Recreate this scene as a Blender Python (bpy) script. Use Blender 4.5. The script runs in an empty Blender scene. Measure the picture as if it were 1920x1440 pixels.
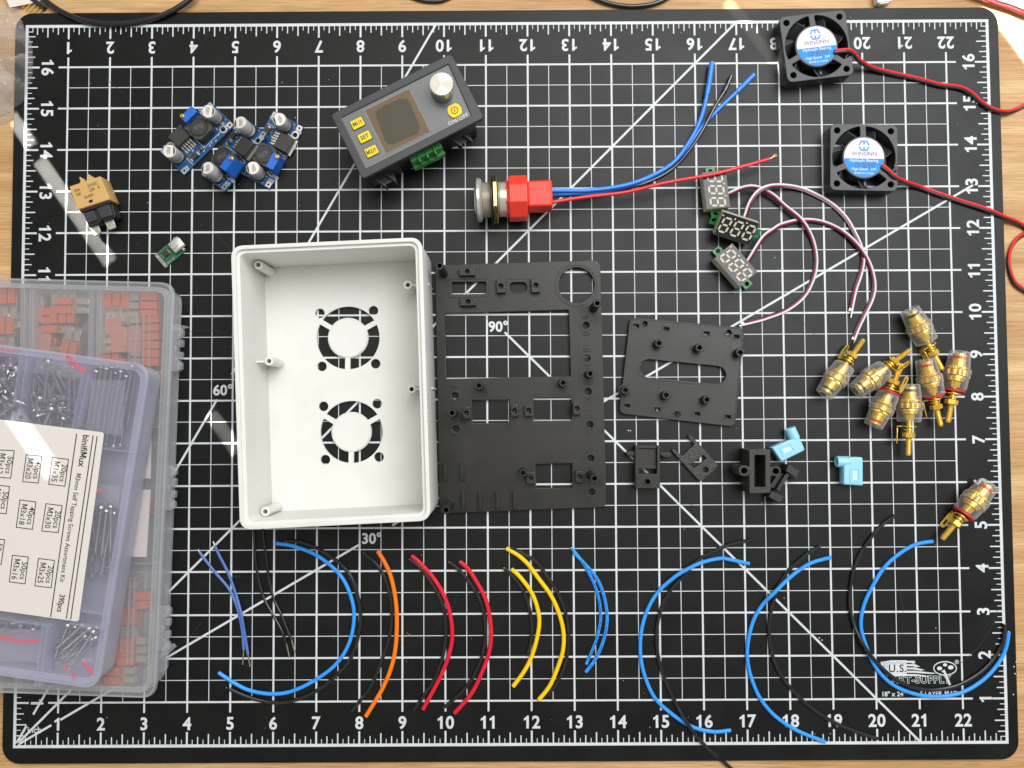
import bpy, bmesh, math, random
from mathutils import Vector, Matrix, Quaternion, noise
random.seed(7)
# One Blender unit is one inch (the mat is ruled in inches); mat top is z = 0, table top z = -0.12
S = bpy.context.scene
S.unit_settings.system = 'IMPERIAL'; S.unit_settings.scale_length = 0.0254
COL = S.collection
# ---------------------------------------------------------------- camera
FPX, CX, CY = 1430.0, 960.0, 720.0
CAM = Vector((11.61435, 7.71281, 17.9586))
_w = Vector((.03581, .00175, -.00535))
CR = Quaternion(_w.normalized(), _w.length).to_matrix()
cd = bpy.data.cameras.new('camera'); cam = bpy.data.objects.new('camera', cd); COL.objects.link(cam)
cd.sensor_width = 36; cd.lens = 36*FPX/1920; cd.clip_start = .5; cd.clip_end = 500
cam.matrix_world = Matrix.Translation(CAM) @ CR.to_4x4()
S.camera = cam
def W(px, py, z=0.0):
    """photo pixel -> the point at height z that is seen there"""
    d = CR @ Vector(((px-CX)/FPX, (CY-py)/FPX, -1))
    return CAM + d*((z-CAM.z)/d.z)
# ---------------------------------------------------------------- light
S.view_settings.view_transform = 'Standard'; S.view_settings.look = 'None'
S.view_settings.exposure = 0; S.view_settings.gamma = 1
S.cycles.transparent_max_bounces = 40; S.cycles.max_bounces = 10; S.cycles.caustics_refractive = False
S.cycles.caustics_reflective = False
wd = bpy.data.worlds.new('World'); S.world = wd; wd.use_nodes = True
bg = wd.node_tree.nodes['Background']; bg.inputs[0].default_value = (1, .975, .94, 1); bg.inputs[1].default_value = .34
def area(name, loc, target, sx, sy, power, col=(1, 1, 1), spread=None, up=None):
    l = bpy.data.lights.new(name, 'AREA'); l.shape = 'RECTANGLE'; l.size = sx; l.size_y = sy
    l.energy = power; l.color = col
    if spread is not None: l.spread = spread
    o = bpy.data.objects.new(name, l); COL.objects.link(o)
    d = (Vector(target)-Vector(loc)).normalized()
    o.location = loc; o.rotation_euler = d.to_track_quat('-Z', 'Y').to_euler()
    return o
area('window_light', (45, 39, 67), (11, 8, 0), 62, 50, 50000, (.95, .975, 1))
area('fill_light', (20, 32, 62), (11, 8, 0), 60, 50, 25000, (1, .975, .93))  # added fill lamp with no seen source, lifts the white box and mat sheen
SUND = Vector((.35, -.5, -.8)).normalized()
def sunbeam(px, py, z, length, width, power, dist=10):
    p = W(px, py, z)
    o = area('sun_shaft', p-SUND*dist, p, width, length*.795, power, (1, .95, .86), math.radians(.7))
    zaxis = -SUND; yaxis = (Vector((0, 0, 1))-zaxis*zaxis.z).normalized(); xaxis = yaxis.cross(zaxis)
    m = Matrix((xaxis, yaxis, zaxis)).transposed(); o.rotation_euler = m.to_euler()
sunbeam(140, 396, 0, 3.0, .33, 17)
sunbeam(62, 832, 1.45, 1.6, .42, 2.2)
sunbeam(421, 812, 0, 1.1, .3, 6)
sunbeam(1412, 62, 0, 2.2, .26, 5)
sunbeam(40, 245, 0, .9, .3, 4)
sunbeam(1915, 42, -.1, 2.0, 1.0, 90)
# ---------------------------------------------------------------- materials
def lin(c):
    c = c/255.0
    return c/12.92 if c <= .04045 else ((c+.055)/1.055)**2.4
def C(r, g, b): return (lin(r), lin(g), lin(b), 1)
MATS = {}
def mat(name, col, rough=.45, metal=0, bump=0, bscale=60, var=0, vscale=8, spec=.5, coat=0, sss=0, stretch=None, lines=0, lscale=26, ldir=(1, 1, 0), emis=None):
    if name in MATS: return MATS[name]
    m = bpy.data.materials.new(name); m.use_nodes = True; MATS[name] = m
    nt = m.node_tree; b = nt.nodes['Principled BSDF']; L = nt.links
    b.inputs['Base Color'].default_value = col; b.inputs['Roughness'].default_value = rough
    b.inputs['Metallic'].default_value = metal; b.inputs['Specular IOR Level'].default_value = spec
    b.inputs['Coat Weight'].default_value = coat; b.inputs['Coat Roughness'].default_value = .12
    if sss:
        b.inputs['Subsurface Weight'].default_value = sss; b.inputs['Subsurface Radius'].default_value = (.06, .06, .05)
        b.inputs['Subsurface Scale'].default_value = 1
    tc = nt.nodes.new('ShaderNodeTexCoord')
    vec = tc.outputs['Object']
    if stretch:
        mp = nt.nodes.new('ShaderNodeMapping'); mp.inputs['Scale'].default_value = stretch
        L.new(vec, mp.inputs['Vector']); vec = mp.outputs['Vector']
    if var:
        n = nt.nodes.new('ShaderNodeTexNoise'); n.inputs['Scale'].default_value = vscale; n.inputs['Detail'].default_value = 6
        L.new(vec, n.inputs['Vector'])
        r = nt.nodes.new('ShaderNodeMapRange'); r.inputs['From Min'].default_value = .3; r.inputs['From Max'].default_value = .7
        r.inputs['To Min'].default_value = 1-var; r.inputs['To Max'].default_value = 1+var
        L.new(n.outputs['Fac'], r.inputs['Value'])
        mx = nt.nodes.new('ShaderNodeMix'); mx.data_type = 'RGBA'; mx.blend_type = 'MULTIPLY'; mx.inputs['Factor'].default_value = 1
        mx.inputs['A'].default_value = col; L.new(r.outputs['Result'], mx.inputs['B']); L.new(mx.outputs['Result'], b.inputs['Base Color'])
        r2 = nt.nodes.new('ShaderNodeMapRange'); r2.inputs['To Min'].default_value = max(.02, rough-.1); r2.inputs['To Max'].default_value = min(1, rough+.1)
        L.new(n.outputs['Fac'], r2.inputs['Value']); L.new(r2.outputs['Result'], b.inputs['Roughness'])
    h = None
    if bump:
        n2 = nt.nodes.new('ShaderNodeTexNoise'); n2.inputs['Scale'].default_value = bscale; n2.inputs['Detail'].default_value = 4
        L.new(vec, n2.inputs['Vector']); h = n2.outputs['Fac']
    if lines:
        mp2 = nt.nodes.new('ShaderNodeMapping'); L.new(tc.outputs['Object'], mp2.inputs['Vector'])
        mp2.inputs['Rotation'].default_value = ldir
        wv = nt.nodes.new('ShaderNodeTexWave'); wv.inputs['Scale'].default_value = lscale; wv.inputs['Distortion'].default_value = .6
        wv.inputs['Detail'].default_value = 1
        L.new(mp2.outputs['Vector'], wv.inputs['Vector'])
        if h is None: h = wv.outputs['Fac']
        else:
            ad = nt.nodes.new('ShaderNodeMath'); ad.operation = 'MULTIPLY_ADD'; ad.inputs[1].default_value = lines
            L.new(wv.outputs['Fac'], ad.inputs[0]); L.new(h, ad.inputs[2]); h = ad.outputs[0]
    if h is not None:
        bp = nt.nodes.new('ShaderNodeBump'); bp.inputs['Strength'].default_value = bump or lines; bp.inputs['Distance'].default_value = .02
        L.new(h, bp.inputs['Height']); L.new(bp.outputs['Normal'], b.inputs['Normal'])
    return m
def clear(name, tint, alpha, rough=.15, edge=.5, bump=0, bscale=5):
    """thin clear / milky plastic: mostly see-through, more opaque at grazing angles"""
    m = bpy.data.materials.new(name); m.use_nodes = True; MATS[name] = m
    nt = m.node_tree; L = nt.links; b = nt.nodes['Principled BSDF']; out = nt.nodes['Material Output']
    b.inputs['Base Color'].default_value = tint; b.inputs['Roughness'].default_value = rough
    tr = nt.nodes.new('ShaderNodeBsdfTransparent'); tr.inputs[0].default_value = (.97, .97, .98, 1)
    lw = nt.nodes.new('ShaderNodeLayerWeight'); lw.inputs['Blend'].default_value = .35
    r = nt.nodes.new('ShaderNodeMapRange'); r.inputs['To Min'].default_value = alpha; r.inputs['To Max'].default_value = edge
    L.new(lw.outputs['Facing'], r.inputs['Value'])
    tl = nt.nodes.new('ShaderNodeBsdfTranslucent'); tl.inputs[0].default_value = tint
    mt_ = nt.nodes.new('ShaderNodeMixShader'); mt_.inputs[0].default_value = .4; L.new(b.outputs[0], mt_.inputs[1]); L.new(tl.outputs[0], mt_.inputs[2])
    mx = nt.nodes.new('ShaderNodeMixShader'); L.new(r.outputs['Result'], mx.inputs['Fac']); L.new(tr.outputs[0], mx.inputs[1]); L.new(mt_.outputs[0], mx.inputs[2])
    gl = nt.nodes.new('ShaderNodeBsdfGlossy'); gl.inputs['Roughness'].default_value = rough*.7
    fr = nt.nodes.new('ShaderNodeFresnel'); fr.inputs['IOR'].default_value = 1.45
    gm = nt.nodes.new('ShaderNodeNewGeometry'); sb_ = nt.nodes.new('ShaderNodeMath'); sb_.operation = 'SUBTRACT'; sb_.inputs[0].default_value = 1; L.new(gm.outputs['Backfacing'], sb_.inputs[1])
    ml_ = nt.nodes.new('ShaderNodeMath'); ml_.operation = 'MULTIPLY'; L.new(fr.outputs[0], ml_.inputs[0]); L.new(sb_.outputs[0], ml_.inputs[1])   # no reflection on the way out of the thin sheet
    mx2 = nt.nodes.new('ShaderNodeMixShader'); L.new(ml_.outputs[0], mx2.inputs['Fac']); L.new(mx.outputs[0], mx2.inputs[1]); L.new(gl.outputs[0], mx2.inputs[2])
    L.new(mx2.outputs[0], out.inputs['Surface'])
    if bump:
        tc = nt.nodes.new('ShaderNodeTexCoord'); n = nt.nodes.new('ShaderNodeTexNoise'); n.inputs['Scale'].default_value = bscale; n.inputs['Detail'].default_value = 5
        L.new(tc.outputs['Object'], n.inputs['Vector']); bp = nt.nodes.new('ShaderNodeBump'); bp.inputs['Strength'].default_value = bump; bp.inputs['Distance'].default_value = .1
        L.new(n.outputs['Fac'], bp.inputs['Height'])
        for q in (b, gl, fr, lw): L.new(bp.outputs['Normal'], q.inputs['Normal'])
    return m
def wood():
    m = bpy.data.materials.new('oak'); m.use_nodes = True; nt = m.node_tree; L = nt.links; b = nt.nodes['Principled BSDF']
    b.inputs['Roughness'].default_value = .5; b.inputs['Specular IOR Level'].default_value = .3
    tc = nt.nodes.new('ShaderNodeTexCoord')
    def nz(sc, scale, det, rot=0):
        mp = nt.nodes.new('ShaderNodeMapping'); mp.inputs['Scale'].default_value = sc; mp.inputs['Rotation'].default_value = (0, 0, rot); L.new(tc.outputs['Object'], mp.inputs['Vector'])
        n = nt.nodes.new('ShaderNodeTexNoise'); n.inputs['Scale'].default_value = scale; n.inputs['Detail'].default_value = det; n.inputs['Distortion'].default_value = .4
        L.new(mp.outputs['Vector'], n.inputs['Vector']); return n.outputs['Fac']
    a = nz((.12, 1.6, 1), 1.3, 5); p = nz((.35, 14, 1), 2.2, 3); q = nz((.9, 30, 1), 2.0, 2)
    r1 = nt.nodes.new('ShaderNodeValToRGB'); e = r1.color_ramp.elements
    e[0].position = .3; e[0].color = C(176, 132, 84); e[1].position = .72; e[1].color = C(216, 178, 128)
    L.new(a, r1.inputs['Fac'])
    def mul(prev, fac, lo, hi, dark):
        rr = nt.nodes.new('ShaderNodeMapRange'); rr.inputs['From Min'].default_value = lo; rr.inputs['From Max'].default_value = hi
        rr.inputs['To Min'].default_value = dark; rr.inputs['To Max'].default_value = 1.03; L.new(fac, rr.inputs['Value'])
        mx = nt.nodes.new('ShaderNodeMix'); mx.data_type = 'RGBA'; mx.blend_type = 'MULTIPLY'; mx.inputs['Factor'].default_value = 1
        L.new(prev, mx.inputs['A']); L.new(rr.outputs['Result'], mx.inputs['B']); return mx.outputs['Result']
    c = mul(r1.outputs['Color'], p, .36, .55, .78); c = mul(c, q, .3, .45, .72)
    L.new(c, b.inputs['Base Color'])
    bp = nt.nodes.new('ShaderNodeBump'); bp.inputs['Strength'].default_value = .15; bp.inputs['Distance'].default_value = .02
    L.new(q, bp.inputs['Height']); L.new(bp.outputs['Normal'], b.inputs['Normal'])
    return m
def mat_pvc():
    m = mat('mat_pvc', (.0042, .0052, .0043, 1), .42, bump=.08, bscale=90, var=.3, vscale=1.2, spec=.27)
    return m
PVC = mat_pvc()
INK = mat('white_ink', C(206, 210, 213), .5, var=.08, vscale=2.5)
INKD = mat('mat_ink_gap', (.0042, .0052, .0043, 1), .43, spec=.27)
BLK = mat('black_plastic', C(30, 31, 32), .42, bump=.05, bscale=120)
BLK_IN = mat('black_insulation', C(24, 23, 23), .24, spec=.8, var=.2, vscale=3)
PRINT = mat('black_print', C(32, 31, 26), .3, bump=.17, bscale=40, lines=3.5, lscale=6.8, ldir=(0, 0, .785), var=.18, vscale=2)
PRINTC = mat('black_print_coarse', C(50, 49, 45), .33, bump=1.0, bscale=34, var=.45, vscale=26)
WPRINT = mat('white_print', C(222, 221, 216), .48, sss=.1, bump=.07, bscale=30, var=.03, vscale=1.6, lines=2.5, lscale=4.5, ldir=(0, 0, .785))
GREY = mat('dark_grey_plastic', C(52, 54, 56), .45, bump=.06, bscale=160)
PANEL = mat('grey_faceplate', C(92, 95, 95), .3, coat=.3, var=.06, vscale=3)
SCREEN = mat('brown_screen', C(100, 82, 54), .22, spec=.3, var=.08, vscale=2)
REFL = mat('dark_screen_reflection', C(64, 60, 42), .22, spec=.3)
YEL = mat('yellow_button', C(226, 200, 10), .4)
PRT = mat('black_print_ink', C(22, 20, 24), .5)
REDK = mat('red_ink', C(200, 40, 30), .5)
WHT = mat('white_plastic', C(228, 228, 226), .4)
ALU = mat('brushed_aluminium', C(205, 205, 205), .25, 1, bump=.12, bscale=30)
STEEL = mat('steel', C(224, 222, 214), .24, .6)
SCREWM = mat('zinc_steel', C(168, 165, 160), .24, .9)
NICK = mat('nickel', C(218, 212, 200), .24, .6)
BRASSN = mat('dull_brass', C(206, 180, 124), .2, 1)
GOLD = mat('gold', C(255, 212, 92), .22, .66)
REDP = mat('red_plastic', C(240, 62, 42), .4, sss=.1, lines=.25, lscale=9, ldir=(0, 0, 0))
GRN = mat('green_pcb', C(10, 128, 62), .35)
GRND = mat('green_terminal', C(60, 140, 68), .4)
BPCB = mat('blue_pcb', C(16, 72, 120), .36, var=.15, vscale=14)
CHIP = mat('chip_black', C(48, 47, 44), .5, bump=.1, bscale=90)
FERR = mat('ferrite', C(62, 62, 60), .6, bump=.15, bscale=70)
TRIM = mat('trimmer_blue', C(28, 100, 196), .4)
CAPA = mat('capacitor_can', C(186, 185, 180), .4, .1)
CAPT = mat('capacitor_top', C(226, 222, 214), .35, .2)
SOLD = mat('solder', C(205, 200, 190), .3, .8)
TAN = mat('tan_plastic', C(204, 164, 102), .45, bump=.08, bscale=80)
SEG = mat('led_segment', C(206, 198, 178), .5)
DISP = mat('display_face', C(33, 33, 33), .3)
DSIDE = mat('display_side', C(186, 184, 166), .5)
PAPER = mat('sticker_paper', C(218, 211, 203), .5)
PINK = mat('card', C(220, 206, 200), .6, var=.04)
ORG = mat('orange_lever', C(194, 98, 60), .4, var=.15, vscale=3)
LABW = mat('fan_label_white', C(232, 228, 238), .5, spec=.3)
LABB = mat('fan_label_blue', C(16, 140, 226), .5, spec=.3)
NAVY = mat('navy_ink', C(40, 36, 74), .4)
BLOGO = mat('blue_ink', C(30, 128, 214), .4)
COP = mat('copper', C(226, 150, 100), .3, 1)
TIN = mat('tinned_copper', C(210, 196, 170), .3, 1)
TERM = mat('blue_nylon', C(150, 213, 240), .35, sss=.5, coat=.2)
INS = {k: mat(k+'_insulation', v, .34, var=.05, vscale=4) for k, v in dict(blue=C(52, 156, 248), royal=C(40, 130, 232), red=C(216, 24, 48), scarlet=C(220, 34, 40), orange=C(250, 124, 8), yellow=C(246, 202, 6), slate=C(84, 118, 186), white=C(226, 224, 236), crimson=C(160, 30, 62)).items()}
INS['black'] = BLK_IN
PP = clear('milky_polypropylene', C(228, 230, 232), .17, .26, .62)
PPL = clear('lilac_polypropylene', C(230, 231, 246), .20, .26, .55)
PPLF = clear('lilac_floor', C(206, 206, 220), .4, .8, .85)
PPD = clear('milky_divider', C(226, 228, 226), .35, .4, .7)
PPT = clear('lid_sheet', C(236, 236, 238), .12, .11, .35, bump=.05, bscale=1.2)
PPTS = clear('lilac_lid_sheet', C(226, 226, 248), .12, .05, .3, bump=.05, bscale=1.2)
CLR = clear('clear_acrylic', C(250, 248, 246), .04, .015, .7)
HOUS = clear('clear_housing', C(226, 214, 204), .22, .1, .75)
BAG = clear('zip_bag_film', C(232, 228, 222), .14, .1, .4, bump=.25, bscale=4)
BAGW = clear('bag_film', C(238, 234, 228), .1, .24, .75, bump=.35, bscale=5)
PPR = clear('milky_rim', C(236, 238, 238), .2, .42, .75)
PPLR = clear('lilac_rim', C(230, 231, 252), .2, .5, .8)
# ---------------------------------------------------------------- mesh builder
class MB:
    def __init__(s): s.v = []; s.f = []
    def add(s, vs, fs, M=None):
        o = len(s.v)
        s.v += [tuple(M @ Vector(p)) for p in vs] if M is not None else [tuple(p) for p in vs]
        s.f += [tuple(i+o for i in f) for f in fs]; return s
    def box(s, c, d, rz=0, top=1.0):
        x, y, z = d[0]/2, d[1]/2, d[2]/2
        vs = [(-x, -y, -z), (x, -y, -z), (x, y, -z), (-x, y, -z)]+[(i*x*top, j*y*top, z) for i, j in ((-1, -1), (1, -1), (1, 1), (-1, 1))]
        return s.add(vs, [(3, 2, 1, 0), (4, 5, 6, 7), (0, 1, 5, 4), (1, 2, 6, 5), (2, 3, 7, 6), (3, 0, 4, 7)], Matrix.Translation(c) @ Matrix.Rotation(rz, 4, 'Z'))
    def quad(s, a, b, z):                      # flat rectangle a..b
        return s.add([(a[0], a[1], z), (b[0], a[1], z), (b[0], b[1], z), (a[0], b[1], z)], [(0, 1, 2, 3)])
    def line(s, a, b, w, z):
        a = Vector(a); b = Vector(b); n = (b-a).normalized(); n = Vector((-n.y, n.x))*w/2
        return s.add([(*(a-n), z), (*(b-n), z), (*(b+n), z), (*(a+n), z)], [(0, 1, 2, 3)])
    def lathe(s, prof, n=20, o=(0, 0, 0), d=(0, 0, 1), phase=0, mod=None):
        """prof: (t along the axis, radius); first / last rings are capped when radius > 0"""
        q = Vector(d).to_track_quat('Z', 'Y').to_matrix().to_4x4(); M = Matrix.Translation(o) @ q
        vs = []; fs = []
        for k, (t, r) in enumerate(prof):
            for i in range(n):
                a = 2*math.pi*i/n+phase; rr = r*(mod(i, k) if mod else 1)
                vs.append((rr*math.cos(a), rr*math.sin(a), t))
        for k in range(len(prof)-1):
            for i in range(n):
                j = (i+1) % n; fs.append((k*n+i, k*n+j, (k+1)*n+j, (k+1)*n+i))
        fs.append(tuple(range(n-1, -1, -1))); fs.append(tuple((len(prof)-1)*n+i for i in range(n)))
        return s.add(vs, fs, M)
    def cyl(s, c, r, h, n=20, d=(0, 0, 1)): return s.lathe([(0, r), (h, r)], n, c, d)
    def pipe(s, c, ro, ri, h, n=18):           # hollow upright post
        vs = []; fs = []
        for (r, z) in ((ro*1.06, 0), (ro, h-.015), (ro-.015, h), (ri, h), (ri, .02)):
            for i in range(n): vs.append((r*math.cos(2*math.pi*i/n), r*math.sin(2*math.pi*i/n), z))
        for k in range(4):
            for i in range(n): j = (i+1) % n; fs.append((k*n+i, k*n+j, (k+1)*n+j, (k+1)*n+i))
        fs.append(tuple(4*n+i for i in range(n)))
        return s.add(vs, fs, Matrix.Translation(c))
    def tube(s, pts, r, n=10, sub=6, smooth=True, flat=1):
        P = [Vector(p) for p in pts]
        if smooth and len(P) > 2: P = crom(P, sub)
        vs = []; fs = []; N = len(P)
        for k, p in enumerate(P):
            t = (P[min(k+1, N-1)]-P[max(k-1, 0)]).normalized()
            a = t.cross(Vector((0, 0, 1)))
            if a.length < 1e-4: a = Vector((1, 0, 0))
            a.normalize(); u = a.cross(t)
            for i in range(n):
                g = 2*math.pi*i/n; vs.append(p+a*(r*math.cos(g))+u*(r*flat*math.sin(g)))
        for k in range(N-1):
            for i in range(n): j = (i+1) % n; fs.append((k*n+i, k*n+j, (k+1)*n+j, (k+1)*n+i))
        fs.append(tuple(range(n-1, -1, -1))); fs.append(tuple((N-1)*n+i for i in range(n)))
        return s.add(vs, fs)
    def prism(s, outer, holes=(), z0=0, z1=.1, bev=0, M=None):
        me = curve_mesh([outer]+list(holes), (z1-z0), bev)
        T = Matrix.Translation((0, 0, (z0+z1)/2)); T = M @ T if M is not None else T
        s.add([v.co for v in me.vertices], [tuple(p.vertices) for p in me.polygons], T); bpy.data.meshes.remove(me); return s
    def sheet(s, outer, holes=(), z=0):
        me = curve_mesh([outer]+list(holes), 0, 0)
        s.add([(v.co.x, v.co.y, z) for v in me.vertices], [tuple(p.vertices) for p in me.polygons]); bpy.data.meshes.remove(me); return s
    def text(s, body, p, size, rz=0, bold=0, align='CENTER', sx=1, space=1):
        vs, fs = text_data(body, bold, align, space)
        return s.add(vs, fs, Matrix.Translation(p) @ Matrix.Rotation(rz, 4, 'Z') @ Matrix.Diagonal((size*sx, size, 1, 1)))
    def mesh(s, name, m, ang=35, smooth=True):
        me = bpy.data.meshes.new(name); me.from_pydata(s.v, [], s.f); me.update()
        bm = bmesh.new(); bm.from_mesh(me); bmesh.ops.recalc_face_normals(bm, faces=bm.faces); bm.to_mesh(me); bm.free()
        me.materials.append(m)
        if smooth:
            me.polygons.foreach_set('use_smooth', [True]*len(me.polygons)); me.set_sharp_from_angle(angle=math.radians(ang))
        return me
def crom(P, sub):
    out = []; N = len(P)
    for k in range(N-1):
        a = P[max(k-1, 0)]; b = P[k]; c = P[k+1]; d = P[min(k+2, N-1)]
        for i in range(sub):
            t = i/sub
            out.append(.5*((2*b)+(c-a)*t+(2*a-5*b+4*c-d)*t*t+(3*b-a-3*c+d)*t**3))
    out.append(P[-1]); return out
def curve_mesh(loops, h, bev):
    cu = bpy.data.curves.new('outline', 'CURVE'); cu.dimensions = '2D'; cu.fill_mode = 'BOTH' if h else 'FRONT'
    cu.extrude = max(0, h/2-bev) if h else 0; cu.bevel_depth = bev; cu.bevel_resolution = 1; cu.offset = -bev
    for lp in loops:
        sp = cu.splines.new('POLY'); sp.points.add(len(lp)-1); sp.use_cyclic_u = True
        for q, p in zip(sp.points, lp): q.co = (p[0], p[1], 0, 1)
    ob = bpy.data.objects.new('outline', cu); me = bpy.data.meshes.new_from_object(ob)
    bpy.data.objects.remove(ob); bpy.data.curves.remove(cu); return me
_TX = {}
def glyphs(body, bold, space):
    """flat lettering, left edge at x = 0; an M is drawn here because the built-in one does not fill"""
    if 'M' in body:
        x = 0; vs = []; fs = []; t = .095+2*bold; h = .729
        for i, piece in enumerate(body.split('M')):
            if i:
                q = ([(0, 0), (t, 0), (t, h), (0, h)], [(.64-t, 0), (.64, 0), (.64, h), (.64-t, h)], [(.02, h), (t+.05, h), (.32+t*.45, .1), (.32-t*.55, .1)], [(.62, h), (.59-t, h), (.32-t*.45, .1), (.32+t*.55, .1)])
                for k, P in enumerate(q):
                    o = len(vs); vs += [(x+a, c, .0003*k) for a, c in P]; fs.append((o, o+1, o+2, o+3))
                x += .64+.1*space
            if piece.strip():
                lead = len(piece)-len(piece.lstrip()); trail = len(piece)-len(piece.rstrip())
                v, f = glyphs(piece.strip(), bold, space); x += .3*lead; o = len(vs)
                vs += [(a+x, c, d) for a, c, d in v]; fs += [tuple(k+o for k in g) for g in f]
                x += max(a for a, c, d in v)+.1*space+.3*trail
            else: x += .3*len(piece)
        return vs, fs
    cu = bpy.data.curves.new('lettering', 'FONT'); cu.body = body; cu.size = 1; cu.offset = bold; cu.resolution_u = 3; cu.space_character = space
    ob = bpy.data.objects.new('lettering', cu); me = bpy.data.meshes.new_from_object(ob)
    vs = [tuple(v.co) for v in me.vertices]; x0 = min(v[0] for v in vs)
    out = ([(a-x0, c, 0) for a, c, d in vs], [tuple(p.vertices) for p in me.polygons])
    bpy.data.objects.remove(ob); bpy.data.curves.remove(cu); bpy.data.meshes.remove(me)
    return out
def text_data(body, bold, align, space):
    k = (body, bold, align, space)
    if k not in _TX:
        vs, fs = glyphs(body, bold, space)
        lo = min(v[1] for v in vs); hi = max(v[1] for v in vs); dx = max(v[0] for v in vs)/2 if align == 'CENTER' else 0
        _TX[k] = ([(a-dx, c-(lo+hi)/2, d) for a, c, d in vs], fs)
    return _TX[k]
def rrect(x0, y0, x1, y1, r, n=5):
    out = []
    for (cx, cy, a0) in ((x1-r, y1-r, 0), (x0+r, y1-r, 90), (x0+r, y0+r, 180), (x1-r, y0+r, 270)):
        for i in range(n+1):
            a = math.radians(a0+90*i/n); out.append((cx+r*math.cos(a), cy+r*math.sin(a)))
    return out
def rpoly(P, r, n=5):
    """polygon with every corner rounded"""
    out = []; N = len(P)
    for i in range(N):
        p = Vector(P[i][:2]); a = Vector(P[i-1][:2])-p; b = Vector(P[(i+1) % N][:2])-p
        rr = r[i] if isinstance(r, (list, tuple)) else r
        h = math.acos(max(-1, min(1, a.normalized().dot(b.normalized()))))/2
        t = min(rr/math.tan(h), a.length*.48, b.length*.48) if rr else 0
        if t < 1e-5: out.append(tuple(p)); continue
        A = p+a.normalized()*t; B = p+b.normalized()*t
        for k in range(n+1):
            u = k/n; out.append(tuple(A*(1-u)**2+p*2*u*(1-u)+B*u*u))
    return out
def circ(cx, cy, r, n=24, a0=0, a1=360):
    full = abs(a1-a0) >= 360
    return [(cx+r*math.cos(math.radians(a0+(a1-a0)*i/(n if full else n-1))), cy+r*math.sin(math.radians(a0+(a1-a0)*i/(n if full else n-1)))) for i in range(n)]
# ---------------------------------------------------------------- scene objects
def tag(o, label=None, cat=None, group=None, kind=None):
    for k, v in (('label', label), ('category', cat), ('group', group), ('kind', kind)):
        if v: o[k] = v
    return o
def link(name, me, parent=None, bev=0):
    o = bpy.data.objects.new(name, me); COL.objects.link(o)
    if parent: o.parent = parent
    if bev:
        b = o.modifiers.new('bevel', 'BEVEL'); b.width = bev; b.segments = 2; b.limit_method = 'ANGLE'; b.angle_limit = math.radians(40); b.harden_normals = False
    return o
class Thing:
    def __init__(s, name, label, cat, o, rz=0, group=None, rot=None, scale=1):
        s.e = bpy.data.objects.new(name, None); COL.objects.link(s.e); s.e.empty_display_size = .2
        R = rot if rot is not None else Matrix.Rotation(rz, 3, 'Z')
        s.R = R; s.o = Vector(o); s.s = scale
        s.e.location = s.o; s.e.rotation_euler = R.to_euler(); s.e.scale = (scale,)*3
        tag(s.e, label, cat, group); s.inv = R.transposed()
    def l(s, px, py, z): return (s.inv @ (W(px, py, z)-s.o))/s.s   # photo pixel at world height z -> local point
    def l2(s, px, py, z): q = s.l(px, py, z); return (q.x, q.y)
    def part(s, name, mb, m, bev=0, parent=None, label=None, ang=35, smooth=True):
        me = mb if isinstance(mb, bpy.types.Mesh) else mb.mesh(name, m, ang, smooth)
        o = link(name, me, parent or s.e, bev)
        if label: o['label'] = label
        return o
def solo(name, mb, m, label, cat, group=None, o=(0, 0, 0), bev=0, kind=None, ang=35):
    """a thing that is one mesh; its origin is moved to o"""
    me = mb.mesh(name, m, ang); me.transform(Matrix.Translation(-Vector(o)))
    ob = link(name, me, None, bev); ob.location = o
    return tag(ob, label, cat, group, kind)
def pts(seq, z):
    return [W(p[0], p[1], p[2] if len(p) > 2 else z) for p in seq]
# ================================================================ the table and the mat
tb = MB(); tb.box((11.5, 8.5, -.62), (52, 42, 1.0)); solo('wooden_tabletop', tb, wood(), 'light oak tabletop under the mat', 'table', kind='structure', o=(11.5, 8.5, -.62))
mt = Thing('cutting_mat', 'large black cutting mat ruled with a white inch grid', 'cutting mat', (11.5, 8.5, -.12))
def ml(x, y): return (x-11.5, y-8.5)
ZP = .12
b = MB(); b.prism(rrect(-.29-11.5, -.40-8.5, 23.27-11.5, 17.33-8.5, .42, 10), z0=0, z1=ZP, bev=.012); mt.part('mat_sheet', b, PVC)
class GridLines:                      # every ruled line is a part of its own
    def line(s, a, b_, w, z): mt.part('grid_line', MB().line(a, b_, w, z), INK, smooth=False)
g = GridLines()
thick, thin, z1, z2, z3 = .043, .0172, ZP+.0015, ZP+.003, ZP+.0045
def gl(mb, x0, y0, x1, y1, w, z): mb.line(ml(x0, y0), ml(x1, y1), w, z)
for X in range(1, 23):
    gl(g, X, .76, X, 1.0, thick, z1) if X == 21 else None
    gl(g, X, 2 if X == 21 else .76, X, 16.24, thick, z1)
for Y in range(1, 17): gl(g, .77, Y, 22.23, Y, thick, z2)
for k in range(1, 22):
    X = k+.5; gl(g, X, 2 if X in (20.5, 21.5) else 1, X, 16, thin, z1)
for k in range(1, 16):
    Y = k+.5; gl(g, 1, Y, 20 if Y == 1.5 else 22, Y, thin, z2)
r = MB()
w = .068
r.quad(ml(-w/2, -w/2), ml(23+w/2, w/2), z1); r.quad(ml(-w/2, 17-w/2), ml(23+w/2, 17+w/2), z1)
r.quad(ml(-w/2, w/2), ml(w/2, 17-w/2), z1); r.quad(ml(23-w/2, w/2), ml(23+w/2, 17-w/2), z1)
def ticks(n, put):
    for k in range(2, n*8-1):
        if k % 8 == 0: L, tw = .315, .043
        elif k % 4 == 0: L, tw = .27, .03
        elif k % 2 == 0: L, tw = .205, .025
        else: L, tw = .14, .017
        put(k/8, L, tw)
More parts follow.
